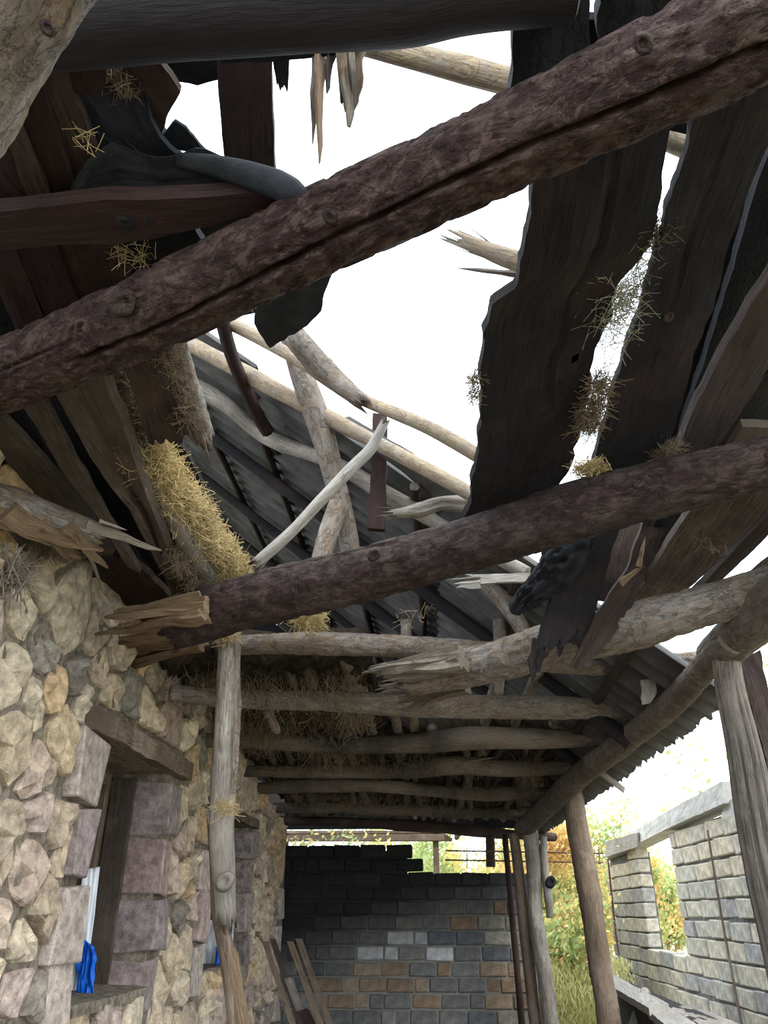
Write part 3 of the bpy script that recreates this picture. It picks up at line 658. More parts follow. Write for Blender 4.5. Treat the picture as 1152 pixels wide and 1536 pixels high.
# ================================================================ TWO GREAT CROSS LOGS
L1 = log('cross_log', PZ([(-160, 640, 1.5, 47), (0, 568, 1.5, 52), (150, 503, 1.5, 56), (300, 435, 1.5, 58), (450, 362, 1.5, 62), (576, 305, 1.5, 64), (690, 250, 1.5, 65), (800, 197, 1.5, 66), (1000, 105, 1.5, 76), (1152, 35, 1.5, 82), (1330, -45, 1.5, 86)]), M['bark_red'],
    'huge reddish bark log crossing the top of the picture with a long dark crack', 'log', n=128, step=.010, rough=.03, bark=.013,
    crack=[(2.8, .045, .006, .9, 4.2), (2.3, .012, .005, .5, 1.0)])
for (x, y, r) in ((60, 545, 10), (185, 455, 16), (495, 326, 9), (965, 66, 12), (120, 490, 6)): surf_knot(L1, x, y, 1.5, r, .105, 'bark_dark')
L2 = log('cross_log', PZ([(285, 928, 1.25, 40), (330, 915, 1.25, 41), (400, 895, 1.25, 41), (480, 876, 1.25, 41), (560, 858, 1.25, 41), (720, 812, 1.25, 40), (850, 770, 1.25, 42), (1000, 731, 1.25, 42), (1152, 692, 1.25, 38), (1300, 655, 1.25, 38)]), M['bark_dark'],
    'long dark bark log with a freshly splintered left end above the stone wall', 'log', n=64, step=.014, rough=.03, bark=.010, ends=('broken', 'cut'), jag=.1, end_mat=M['fresh'],
    crack=[(.9, .02, .006, .05, 1.4)], splinters=[(0, 10, .08, .2, 'fresh')])
for q in range(22):
    a = (q * .618) % 1; x0, y0 = 312 - 10 * a, 903 + 64 * a; ln_ = 118 + 45 * abs(noise.noise(V((q * 1.7, 3, 1)))) * 2 - (30 if .12 < a < .34 else 0) + (18 if a < .12 else 0); x1 = x0 - ln_; y1 = y0 + 26 - 14 * (1 - a) + 8 * noise.noise(V((q * 2.1, 1, 1)))
    zz = 1.24 + .05 * math.sin(q * 2.4); shard('splinter', P(x0, y0, Z=zz), P(x1, y1 + 12 * a, Z=zz), .05 + .03 * ((q * 7) % 3) / 3, M['fresh'], L2, seed=q * .77, tail=.3, thin=.6)
for (x0, y0, x1, y1, w) in ((290, 968, 262, 1005, .012), (280, 965, 240, 992, .014), (270, 968, 252, 1000, .01), (300, 890, 200, 912, .02)): shard('splinter', P(x0, y0, Z=1.22), P(x1, y1, Z=1.22), w, M['fresh'], L2, seed=y1 * .3)
for (x, y, r) in ((288, 943, 12), (424, 905, 9), (561, 832, 8), (890, 775, 10), (958, 722, 8), (600, 862, 6), (724, 818, 6)): surf_knot(L2, x, y, 1.25, r, .105, 'bark_dark')

# ================================================================ PLATE, JOISTS, POSTS
plate = log('eave_log', PZ([(1100, 960, .99, 21), (1068, 990, .99, 20), (1007, 1056, .99, 19), (940, 1110, .985, 18), (870, 1163, .95, 17), (820, 1210, .86, 15), (785, 1243, .80, 13.5)]), M['plate_wood'], 'long straight roof-edge log resting on the posts, receding to the far corner', 'log', n=32, step=.03, rough=.03, bark=.007)
plate2 = log('eave_log', PZ([(1072, 985, 1.02, 27), (1105, 955, 1.02, 31), (1152, 915, 1.02, 37), (1260, 830, 1.02, 48)]), M['plate_wood'], 'smooth grey log end lapped over the near post at right edge', 'log', ends=('taper', 'cut'), n=40, step=.02, rough=.05, bark=.004)
GJ = 'round ceiling joists of the veranda'
log('joist_log', PZ([(330, 970, 1.3, 15), (400, 966, 1.3, 15), (480, 965, 1.3, 17), (600, 970, 1.3, 17), (700, 978, 1.3, 17), (800, 988, 1.3, 17), (955, 998, 1.28, 17), (1048, 992, 1.22, 14)]), M['bark_grey'], 'whitest ceiling joist, nearest of the level row, behind the thick broken log', 'joist', GJ, n=32, step=.02, rough=.05, bark=.008)
L3 = log('broken_log', PZ([(640, 1012, 1.1, 28), (700, 1001, 1.1, 29), (770, 983, 1.1, 30), (840, 963, 1.1, 31), (920, 946, 1.1, 32), (983, 929, 1.1, 33), (1060, 908, 1.1, 31), (1127, 891, 1.1, 30), (1230, 860, 1.1, 30)]), M['bark_grey'], 'thick grey log with a torn left end, lying slantwise over the joists', 'log', n=48, step=.016, rough=.06, bark=.012, ends=('broken', 'cut'), jag=.14, crack=[(1.2, .012, .006, .05, .6), (3.9, .01, .005, .1, .5)], splinters=[(0, 5, .06, .14, 'fresh_grey')])
for q in range(20):
    a = (q * .618) % 1; x0, y0 = 690 + 12 * a, 978 + 50 * a; ln_ = 95 + 45 * noise.noise(V((q * 1.7, 5, 1))) + 40 * (1 - a); zz = 1.1 + .04 * math.sin(q * 2.4)
    shard('splinter', P(x0, y0, Z=zz), P(x0 - ln_, y0 + 22 + 14 * a + 8 * noise.noise(V((q * 2.1, 1, 4))), Z=zz - .02), .05 + .025 * ((q * 7) % 3), M['bark_grey' if q % 3 == 0 else 'fresh_grey'], L3, seed=q * .77, tail=.12, thin=.5)
surf_knot(L3, 782, 995, 1.1, 9, .1, 'bark_dark')
log('joist_log', PZ([(255, 1040, 1.15, 13), (350, 1048, 1.15, 14), (500, 1052, 1.15, 15), (620, 1058, 1.15, 17), (730, 1060, 1.15, 17), (850, 1062, 1.15, 16), (965, 1066, 1.14, 13), (1000, 1064, 1.13, 11)]), M['bark_grey'], 'second ceiling joist, flaky bark, right below the torn log end', 'joist', GJ, n=32, step=.025, rough=.04, bark=.006)
log('joist_log', PZ([(300, 1108, 1.14, 11), (420, 1113, 1.14, 12), (500, 1118, 1.14, 12), (600, 1116, 1.14, 14), (700, 1108, 1.14, 17), (800, 1107, 1.14, 16), (880, 1108, 1.13, 13), (945, 1100, 1.12, 10)]), M['joist_wood'], 'third ceiling joist, smooth and swollen at mid length with a burnt patch', 'joist', GJ, n=24, step=.03, rough=.08)
log('joist_log', PZ([(350, 1156, 1.11, 9), (440, 1157, 1.11, 9), (560, 1158, 1.11, 10), (680, 1148, 1.11, 14), (760, 1152, 1.11, 13), (890, 1150, 1.09, 10)]), M['joist_wood'], 'fourth ceiling joist, with a lifted sliver along its top', 'joist', GJ, n=24, step=.03, rough=.1)
log('joist_log', PZ([(370, 1184, 1.04, 8), (480, 1178, 1.04, 9), (600, 1181, 1.04, 9), (700, 1190, 1.04, 10), (840, 1190, 1.02, 10)]), M['joist_wood'], 'fifth ceiling joist, thin and wavy', 'joist', GJ, n=20, step=.04, rough=.1)
log('joist_log', PZ([(380, 1212, .97, 8), (500, 1212, .97, 8), (620, 1216, .97, 8), (820, 1220, .96, 9)]), M['joist_wood'], 'sixth ceiling joist, dark, the last but one before the end', 'joist', GJ, n=20, step=.04, rough=.1)
log('joist_log', PZ([(405, 1231, .89, 7), (520, 1233, .89, 7), (640, 1240, .885, 8), (750, 1250, .87, 7), (832, 1256, .86, 6)]), M['plank'], 'end ceiling joist just above the opening over the block wall', 'joist', GJ, n=20, step=.05, rough=.1)
shard('sliver', P(640, 1158, Z=1.09), P(745, 1136, Z=1.12), .04, M['grey_wood'], seed=2); tag(bpy.data.objects['sliver'], 'long lifted wood sliver on the fourth joist', 'splinter')

def post(lst, mat, label, Zt=None, name='veranda_post', **k):
    """lst pixel points at one depth; goes on down to the floor"""
    pts = PY(lst); a, b = pts[-2][0], pts[-1][0]; d = (b - a).normalized(); t = (0.0 - b.z) / d.z
    pts.append((b + d * t, pts[-1][1] * .97)); k.setdefault('n', 32); return log(name, pts, M[mat], label, 'post', step=.03, **k)
post([(1088, 985, 3.28, 21), (1096, 1040, 3.28, 22.5), (1118, 1136, 3.26, 27), (1145, 1280, 3.24, 31), (1180, 1420, 3.22, 36)], 'post_grey', 'nearest veranda post, grey and split, at the right edge', n=88, rough=.04, crack=[(3.2, .015, .005, .1, 2), (4.3, .02, .006, .0, 1.6), (5.3, .012, .005, .2, 2.2), (2.8, .012, .004, .1, 2.4), (3.7, .014, .004, .3, 2.5)])
slab('split_plank_post', pl([(1106, 992, 3.45), (1125, 1060, 3.45), (1150, 1150, 3.45), (1180, 1260, 3.45)], 'Y'), pl([(1140, 975, 3.45), (1160, 1060, 3.45), (1180, 1150, 3.45), (1215, 1260, 3.45)], 'Y'), .06, M['plank'], 'brown split plank standing tight behind the nearest post', 'plank', up=V((0, 1, 0)), surf=.008, edge=.015)
post([(858, 1180, 7.25, 15.5), (866, 1240, 7.25, 16), (879, 1308, 7.25, 16.5), (896, 1420, 7.25, 17), (914, 1536, 7.25, 17.5)], 'brown_pole', 'brown debarked middle post with chop marks, second from the right edge', rough=.05, bark=.01)
post([(770, 1250, 8.95, 7), (776, 1290, 8.95, 8), (786, 1380, 8.95, 9), (803, 1536, 8.95, 9)], 'brown_pole', 'smooth light brown pole next to the block wall end', rough=.03, name='corner_post')
post([(795, 1246, 8.85, 11), (801, 1300, 8.85, 11), (803, 1370, 8.85, 11), (815, 1450, 8.85, 11.5), (826, 1536, 8.85, 12.5)], 'grey_wood', 'crooked grey corner post right of the smooth pole', rough=.06, name='corner_post', bark=.008)
post([(757, 1252, 9.3, 4.5), (765, 1340, 9.3, 4.5), (783, 1536, 9.3, 5)], 'plank', 'thin dark pole touching the end of the block wall', rough=.05, name='corner_pole')
hp = log('hanging_slab_of_wood', PY([(815, 1255, 8.8, 5.5), (817, 1300, 8.8, 6), (823, 1350, 8.8, 6), (825, 1377, 8.8, 5)]), M['grey_wood'], 'short hanging half-round piece with a dark knot beside the corner post', 'wood piece', n=14, rough=.06)
knot(hp, P(826, 1323, Y=8.74), .045, V((-.1, -1, .1)), 'plank_char', .3)
for (x, y, L) in ((738, 1262, 26), (742, 1262, 22)): pass
log('short_post', PY([(735, 1256, 10.3, 7), (736, 1300, 10.3, 7)]), M['plank'], 'short brown stump post beyond the low end of the block wall', 'post', n=12)
# ceiling laths: sticks lying lengthwise on the joists
rL = random.Random(77)
GL = 'lath sticks lying lengthwise over the veranda joists'
for i, (x0, y0, xf, r, mt) in enumerate(((725, 1120, 700, 11, 'bark_grey'), (745, 1025, 712, 10, 'bark_grey'), (808, 1010, 765, 9, 'bark_grey'), (880, 1000, 800, 12, 'grey_wood'), (905, 1040, 826, 8, 'grey_char'), (590, 1060, 606, 8, 'bark_grey'), (618, 1062, 628, 8, 'bark_grey'), (560, 1040, 575, 10, 'bark_grey'), (650, 1092, 652, 8, 'grey_char'), (520, 985, 545, 14, 'grey_wood'))):
    Z = 1.26; a = P(x0, y0, Z=Z + (.12 if y0 < 1050 and Z < 1.4 else 0)); b = P(652 + (x0 - 652) * .45, 1368 - (1368 - y0) * .45, Z=1.16)
    log('lath_stick', [(a, r * dep(a) / FPX), ((a + b) / 2 + V((rL.uniform(-.05, .05), 0, 0)), r * dep(a) / FPX), (b, r * .8 * dep(a) / FPX)], M[mt], None, 'stick', GL, ('taper', 'cut'), n=12, step=.06, rough=.1, end_mat=M['grey_wood'])['label'] = [
        'lath stick passing under the thick broken log near the middle', 'lath stick directly behind the cut stub at centre right', 'lath stick dropping behind the tip of the hanging torn board', 'thick pale lath stick between the hanging boards and the plate log', 'rightmost visible lath stick, sooty, beside the plate log',
        'lath stick left of the torn log end, second of a close trio', 'rightmost lath stick of the close trio by the torn log end', 'leftmost lath stick of the close trio by the torn log end', 'sooty lath stick in the middle of the joist bay', 'pale lath stick with straw on it behind the first joist'][i]
dk = []
for i in range(15):
    x = -1.55 + i * .18 + rL.uniform(-.02, .02); y = rL.uniform(6.1, 6.6); 
    o = log('deck_stick', [(V((x, y, zr(1.235 + rL.uniform(-.01, .02)))), .028), (V((x + rL.uniform(-.1, .1), 7.6, zr(1.14))), .036), (V((x, 9.5, zr(.955 + rL.uniform(-.01, .01)))), .034)], M['grey_char' if i % 3 else 'plank'], 'sooty round stick of the ceiling deck at the far end', 'stick', 'deck sticks over the far joists', n=10, step=.15, rough=.12)

# ================================================================ RIGHT-HAND DECK PLANKS (dark, above both cross logs)
def plank(Lz, Rz, th, mat, label, name='deck_plank', cat='plank', **k): return slab(name, pl(Lz), pl(Rz), th, M[mat], label, cat, **k)
D1 = plank([(793, 245, 1.63), (797, 285, 1.62), (788, 370, 1.58), (774, 432, 1.55), (740, 452, 1.54), (726, 500, 1.53), (723, 560, 1.5), (722, 610, 1.47), (715, 680, 1.43), (702, 768, 1.39), (690, 800, 1.38)],
    [(1012, 120, 1.64), (1002, 215, 1.62), (975, 370, 1.58), (925, 425, 1.55), (915, 480, 1.54), (890, 520, 1.53), (884, 580, 1.5), (880, 625, 1.47), (860, 690, 1.43), (842, 725, 1.39), (830, 760, 1.38)], .04, 'plank_dark', 'widest sooty plank with a ragged left edge, hanging in the middle of the sky hole', surf=.006, edge=.016, m=16, crack=[(.62, .014, .006)], n=110, holes=[(.50, .52, .80, .87)])
plank([(790, -180, 1.75), (777, -40, 1.73), (770, 60, 1.72), (764, 160, 1.70), (760, 260, 1.7)], [(900, -180, 1.75), (888, -40, 1.73), (884, 60, 1.72), (884, 160, 1.70), (886, 260, 1.7)], .05, 'plank_char', 'jet black charred plank above the big log in the top sky gap', surf=.006, edge=.008)
plank([(896, -150, 1.78), (892, 30, 1.76), (896, 58, 1.75), (922, 80, 1.75), (915, 180, 1.74)], [(1140, -150, 1.78), (1130, 0, 1.76), (1090, 60, 1.75), (1060, 120, 1.75), (1040, 200, 1.74)], .05, 'plank_char', 'wide charred board above the big log near the top right', surf=.008, edge=.02)
plank([(880, 30, 1.80), (886, 90, 1.8), (892, 200, 1.8)], [(905, 30, 1.80), (900, 66, 1.8), (896, 200, 1.8)], .03, 'plank_dark', 'narrow sooty strip between the two charred boards at the top')
D2 = plank([(1085, 60, 1.63), (1045, 175, 1.62), (1012, 280, 1.6), (985, 370, 1.57), (958, 470, 1.54), (930, 550, 1.5), (905, 640, 1.44), (888, 702, 1.40), (872, 750, 1.38)],
    [(1230, 60, 1.63), (1170, 175, 1.62), (1122, 290, 1.6), (1088, 385, 1.57), (1078, 440, 1.54), (1045, 520, 1.5), (1025, 600, 1.44), (1003, 680, 1.40), (985, 730, 1.38)], .04, 'plank_dark', 'brown-black plank right of the widest one with straw caught along its left edge', surf=.005, edge=.012, m=14, crack=[(.4, .006, .005)], n=100)
for i, (x, y) in enumerate(((975, 520), (1042, 500), (1003, 475))): surf_knot(D2, x, y, 1.53, 7, .0, 'plank')
plank([(1185, 120, 1.72), (1130, 300, 1.72), (1085, 450, 1.70), (1040, 590, 1.66), (1000, 720, 1.60)], [(1330, 160, 1.72), (1270, 330, 1.72), (1200, 470, 1.70), (1130, 600, 1.66), (1060, 720, 1.60)], .04, 'plank_char', 'black board set back behind the brown ones at the right', surf=.006)
plank([(1290, 150, 1.60), (1230, 290, 1.58), (1152, 420, 1.55), (1092, 515, 1.52), (1048, 600, 1.47), (1020, 668, 1.42)], [(1370, 220, 1.60), (1290, 340, 1.58), (1195, 480, 1.55), (1135, 585, 1.52), (1100, 640, 1.47), (1064, 690, 1.42)], .035, 'plank', 'narrow lighter brown plank slanting up to the right edge', surf=.003, edge=.008)
plank([(1230, 480, 1.66), (1150, 560, 1.64), (1060, 660, 1.6), (1020, 720, 1.58)], [(1500, 480, 1.66), (1400, 560, 1.64), (1260, 680, 1.6), (1200, 760, 1.58)], .04, 'plank_dark', 'sooty board behind the lighter narrow plank, right edge', surf=.005)
plank([(1500, 100, 1.70), (1300, 330, 1.68), (1150, 560, 1.67)], [(1800, 100, 1.70), (1600, 330, 1.68), (1450, 560, 1.67)], .04, 'plank_dark', 'outermost sooty board beyond the right edge')
plank([(1180, 60, 1.84), (1110, 240, 1.82), (1050, 400, 1.8), (985, 560, 1.78), (930, 700, 1.75)], [(1420, 60, 1.84), (1330, 240, 1.82), (1250, 400, 1.8), (1170, 560, 1.78), (1080, 700, 1.75)], .03, 'plank_char', 'blackest board of the upper layer, seen through the slits at right', surf=.006)
plank([(1420, 60, 1.86), (1330, 240, 1.84), (1250, 400, 1.82), (1170, 560, 1.8), (1110, 660, 1.78)], [(1800, 60, 1.86), (1700, 240, 1.84), (1600, 400, 1.82), (1480, 560, 1.8), (1400, 660, 1.78)], .03, 'plank_char', 'second blackest board of the upper layer, at the right edge', surf=.006)
plank([(920, -200, 1.86), (915, -40, 1.86), (925, 75, 1.86)], [(1500, -200, 1.86), (1420, 0, 1.86), (1300, 120, 1.86)], .03, 'plank_char', 'broad black upper board over the top right corner', surf=.006)
# hanging ends beyond the second log
log('charred_stump', PY([(878, 790, 3.0, 26), (852, 825, 3.05, 30), (832, 858, 3.1, 24), (806, 884, 3.15, 17), (784, 902, 3.2, 12), (772, 914, 3.2, 8)]), M['plank_char'], 'black alligatored burnt stump end below the dark cross log', 'stump', None, ('cut', 'taper'), n=56, step=.008, rough=.1, bark=.035, end_mat=M['plank_char'])
def hang(name, L, R, th, mat, label, **k): return slab(name, pl(L, 'Y'), pl(R, 'Y'), th, M[mat], label, 'board', up=V((0, 1, 0)), **k)
H1 = hang('hanging_board', [(868, 770, 2.9), (848, 830, 3.0), (832, 880, 3.1), (812, 940, 3.2), (800, 985, 3.25)], [(938, 760, 2.9), (922, 815, 3.0), (908, 870, 3.1), (888, 930, 3.2), (880, 965, 3.25)], .03, 'plank_dark', 'wide dark board hanging down with a torn three-pointed tip', surf=.004, edge=.012, m=14, jag=(0, .10), end_mat=M['plank'])
for (x0, y0, x1, y1, w) in ((808, 960, 797, 1024, .07), (815, 975, 806, 1010, .05), (846, 955, 838, 985, .05), (873, 945, 868, 972, .08)): shard('torn_tip', P(x0, y0, Y=3.24), P(x1, y1, Y=3.26), w, M['plank_dark'], H1, seed=.5)
H2 = hang('hanging_board', [(975, 760, 2.95), (955, 810, 3.0), (935, 862, 3.1), (905, 905, 3.15), (880, 950, 3.2), (857, 1003, 3.25)], [(1020, 750, 2.95), (995, 800, 3.0), (975, 850, 3.1), (945, 915, 3.15), (915, 960, 3.2), (868, 1003, 3.25)], .03, 'plank', 'narrow splitting board hanging slantwise beside the wide torn one', surf=.008, edge=.012, m=10, crack=[(.35, .01, .006)])
shard('splinter', P(958, 850, Y=3.0), P(968, 805, Y=2.95), .05, M['fresh'], H2, seed=.3); shard('splinter', P(930, 875, Y=3.05), P(966, 848, Y=3.02), .04, M['fresh'], H2, seed=1.3)
hang('hanging_board', [(935, 740, 3.2), (925, 800, 3.25), (905, 870, 3.3), (895, 900, 3.35)], [(985, 730, 3.2), (965, 800, 3.25), (948, 860, 3.3), (925, 905, 3.35)], .03, 'plank', 'short brown board in the shade between the two hanging ones')
plank([(1115, 640, 1.40), (1050, 745, 1.33), (1005, 812, 1.29), (968, 872, 1.26), (945, 905, 1.24)], [(1255, 640, 1.40), (1190, 725, 1.33), (1130, 790, 1.29), (1060, 860, 1.26), (1012, 902, 1.24)], .035, 'plank_grey', 'broad grey-brown board under the dark log, leading down to the thick torn log', surf=.004, crack=[(.5, .004, .004)])
plank([(1260, 660, 1.42), (1180, 745, 1.36), (1120, 805, 1.31), (1060, 870, 1.28), (1018, 912, 1.26)], [(1300, 670, 1.42), (1235, 745, 1.36), (1160, 795, 1.31), (1092, 862, 1.28), (1046, 905, 1.26)], .035, 'plank', 'narrow brown board edge along the right bright gap')
plank([(1030, 690, 1.5), (990, 760, 1.46), (960, 850, 1.42), (945, 905, 1.4)], [(1080, 690, 1.5), (1050, 760, 1.46), (1000, 850, 1.42), (960, 905, 1.4)], .03, 'plank_char', 'charred strip behind the hanging split board')
log('short_log', PZ([(1200, 820, 1.2, 14), (1152, 850, 1.2, 13), (1118, 878, 1.2, 10)]), M['bark_grey'], 'small grey log end resting on the thick log at the right edge', 'log', None, n=16)

# ================================================================ TOP LEFT
log('top_beam', PZ([(-150, 40, 1.7, 80), (60, 28, 1.7, 72), (250, 14, 1.7, 70), (450, 0, 1.7, 69), (600, -10, 1.7, 72), (700, -30, 1.7, 72), (860, -45, 1.7, 70)]), M['beam_dark'], 'smooth dark beam running along the top edge of the picture', 'beam', n=40, step=.02, rough=.03)
slab('torn_batten', pl([(560, 40, 1.78), (640, 42, 1.78), (725, 31, 1.78)]), pl([(560, 62, 1.78), (640, 60, 1.78), (690, 52, 1.78), (725, 38, 1.78)]), .02, M['plank_dark'], 'thin torn batten tip under the right end of the top beam', 'batten', edge=.012, jag=(0, .04), m=6)
slab('torn_batten', pl([(330, 78, 1.82), (425, 80, 1.82), (560, 58, 1.82)]), pl([(330, 92, 1.82), (400, 95, 1.82), (440, 90, 1.82), (570, 70, 1.82)]), .02, M['plank_char'], 'black batten strip under the middle of the top beam', 'batten', edge=.01)
near = log('leaning_pole', PZ([(170, -230, 1.25, 70), (110, -120, 1.25, 77), (30, 0, 1.22, 78), (-30, 95, 1.19, 76), (-90, 205, 1.16, 76), (-160, 330, 1.12, 75)]), M['bark_grey'], 'pale grey bark pole cutting across the top left corner', 'pole', n=48, step=.012, rough=.04, bark=.008)
surf_knot(near, 72, 42, 1.2, 9, .09, 'bark_dark')
plank([(322, 60, 1.9), (328, 150, 1.88), (338, 240, 1.86), (342, 290, 1.86)], [(405, 60, 1.9), (408, 150, 1.88), (412, 250, 1.86), (414, 300, 1.86)], .04, 'plank', 'upright brown plank standing in the sky gap at the top left')
plank([(408, 60, 1.92), (410, 100, 1.91), (416, 134, 1.90)], [(436, 60, 1.92), (434, 100, 1.91), (431, 142, 1.90)], .03, 'plank_dark', 'short broken board end right of the upright brown plank', jag=(0, .03))
plank([(200, 86, 1.95), (215, 100, 1.95), (265, 122, 1.95), (300, 128, 1.95)], [(330, 70, 1.95), (332, 90, 1.95), (330, 110, 1.95), (328, 120, 1.95)], .03, 'plank_dark', 'ragged dark board behind the beam, above the left sky gap', edge=.02)
plank([(110, 80, 1.80), (150, 150, 1.80), (200, 205, 1.8), (232, 205, 1.8)], [(235, 90, 1.80), (272, 140, 1.80), (255, 172, 1.8), (240, 200, 1.8)], .025, 'plank', 'brown board corner pointing into the left sky gap', edge=.012, name='broken_board')
plank([(82, 85, 1.74), (92, 130, 1.74), (104, 150, 1.74)], [(162, 85, 1.74), (158, 120, 1.74), (150, 148, 1.74)], .03, 'plank_red', 'short reddish board end with torn fibres under the top beam', jag=(0, .05), name='broken_board')
slab('burnt_felt', pl([(100, 120, 1.79), (118, 180, 1.78), (145, 215, 1.77), (170, 235, 1.77)]), pl([(200, 105, 1.79), (225, 160, 1.78), (240, 205, 1.77), (300, 250, 1.77)]), .02, M['tar'], 'crumpled black felt lump in the top left shade', 'felt', surf=.02, edge=.03, m=14)
tp = slab('tar_paper', pl([(95, 300, 1.66), (130, 240, 1.70), (165, 212, 1.72), (230, 235, 1.72), (300, 225, 1.72), (345, 240, 1.70), (400, 255, 1.68), (430, 268, 1.66), (452, 290, 1.64)]),
    pl([(95, 325, 1.66), (140, 322, 1.66), (190, 322, 1.66), (240, 318, 1.66), (300, 312, 1.66), (350, 305, 1.66), (390, 300, 1.66), (425, 296, 1.65), (456, 296, 1.64)]), .006, M['tar'], 'blue-black tar paper sheet draped over the red board, edge curled', 'tar paper', surf=.012, edge=.01, m=12)
log('paper_curl', PZ([(268, 240, 1.72, 10), (320, 248, 1.69, 14), (370, 262, 1.64, 18), (415, 278, 1.58, 20), (440, 290, 1.55, 18), (458, 300, 1.53, 12)]), M['tar'], parent=tp, n=18, rough=.12, end_mat=M['tar'])
slab('tar_scrap', pl([(240, 208, 1.84), (262, 178, 1.84), (280, 190, 1.84)]), pl([(250, 222, 1.84), (290, 232, 1.84), (320, 240, 1.84)]), .01, M['tar'], 'small folded tar paper scrap standing in the left sky gap', 'tar paper', surf=.01)
rbd = slab('red_board', pl([(-90, 325, 1.60), (0, 318, 1.60), (90, 308, 1.6), (160, 299, 1.60), (230, 300, 1.6), (310, 297, 1.60), (380, 289, 1.60), (436, 284, 1.60)]),
    pl([(-90, 378, 1.60), (0, 374, 1.60), (90, 368, 1.6), (170, 366, 1.60), (240, 357, 1.6), (300, 343, 1.60), (380, 318, 1.60), (436, 300, 1.60)]), .05, M['plank_red'], 'reddish board with dark knots running level at left below the tar paper', 'board', m=12, surf=.003)
for (x, y, r) in ((188, 335, 10), (223, 332, 5)):
    c = P(x, y, Z=1.60); knot(rbd, c, r * dep(c) / FPX, V((0, 0, -1)), 'plank_char', .12)
# boards above the red board, running lengthwise
for i, (L, R, Z, mt, lb) in enumerate((
    ([(-160, 120), (-90, 210), (0, 310), (20, 330)], [(-60, 90), (0, 200), (48, 300), (60, 330)], 1.70, 'plank_red', 'reddish deck board at the left edge above the red level board'),
    ([(-40, 90), (5, 195), (30, 270), (52, 320)], [(-10, 90), (22, 180), (62, 270), (78, 320)], 1.67, 'plank', 'narrow light strip with a knot over the left deck boards'),
    ([(-20, 60), (24, 172), (60, 250), (84, 320)], [(40, 60), (70, 150), (105, 250), (122, 320)], 1.71, 'plank_red', 'second reddish deck board from the left edge'),
    ([(30, 60), (60, 140), (100, 240), (126, 325)], [(95, 60), (110, 140), (150, 240), (185, 325)], 1.73, 'plank', 'dark brown deck board left of the black felt lump'),
    ([(90, 60), (110, 140), (150, 240), (190, 330)], [(210, 90), (230, 180), (290, 270), (330, 330)], 1.86, 'plank_char', 'black deck board behind the felt lump'))):
    plank([(x, y, Z) for x, y in L], [(x, y, Z) for x, y in R], .03, mt, lb, surf=.004, edge=.008, m=6)
# between red board and the great log
for i, (L, R, Z, mt, lb) in enumerate((
    ([(-120, 340), (-60, 440), (0, 560)], [(-30, 340), (10, 450), (40, 560)], 1.68, 'plank_char', 'black gap board at the far left above the great log'),
    ([(-50, 340), (0, 440), (30, 520)], [(10, 340), (50, 440), (85, 520)], 1.665, 'plank_red', 'reddish deck board left of the seam, between red board and great log'),
    ([(12, 340), (53, 440), (87, 520)], [(75, 340), (112, 440), (150, 520)], 1.67, 'plank_red', 'reddish deck board right of the seam, between red board and great log'),
    ([(78, 340), (113, 440), (155, 520)], [(165, 340), (200, 430), (240, 500)], 1.68, 'plank', 'brown deck board meeting the straw tuft above the great log'),
    ([(168, 330), (205, 430), (240, 500)], [(270, 310), (330, 400), (380, 470)], 1.72, 'plank_char', 'black board under the right end of the red board'),
    ([(275, 305), (330, 380), (380, 440)], [(400, 280), (440, 300), (470, 330)], 1.70, 'tar', 'black felt strip tucked where the red board meets the great log'))):
    slab('deck_plank', pl([(x, y, Z) for x, y in L]), pl([(x, y, Z) for x, y in R]), .03, M[mt], lb, 'plank', surf=.003, edge=.005, m=6)
plank([(340, 400, 1.72), (385, 440, 1.72), (382, 480, 1.72), (402, 524, 1.72)], [(520, 380, 1.72), (487, 428, 1.72), (484, 462, 1.72), (440, 508, 1.72)], .012, 'tar', 'black felt flap hanging out below the great log against the sky', name='felt_flap', cat='felt', edge=.015, surf=.006, jag=(0, .02))
# long splinters hanging in the sky gap
sp = empty('hanging_splinter', P(478, 70, Z=1.86)); tag(sp, 'long tan splinter pair hanging from the top beam', 'splinter')
def sshard(x0, y0, x1, y1, w, mt, root, Z0=1.86, tail=.15, sd=.2):
    a = P(x0, y0, Z=Z0); v = P(x1, y1, Y=a.y + .03); world_par(shard('sliver', a, v, w, M[mt], seed=sd, tail=tail), root)
sshard(479, 68, 479, 245, .034, 'fresh', sp); sshard(475, 70, 469, 216, .02, 'fresh_grey', sp, sd=.6)
sp = empty('hanging_splinter', P(495, 70, Z=1.86)); tag(sp, 'short dark splinter hanging between the tan pair and the frayed one', 'splinter'); sshard(496, 66, 490, 140, .03, 'plank_grey', sp)
sp = empty('hanging_splinter', P(520, 66, Z=1.86)); tag(sp, 'frayed thick tan splinter hanging from the top beam', 'splinter')
for k, (x0, x1, y1, w) in enumerate(((515, 518, 165, .05), (525, 523, 190, .04), (532, 536, 145, .045), (520, 528, 150, .05), (512, 512, 155, .03), (536, 527, 170, .03))): sshard(x0, 62, x1, y1, w, 'fresh_grey' if k % 2 else 'fresh', sp, tail=.25, sd=k * .4)

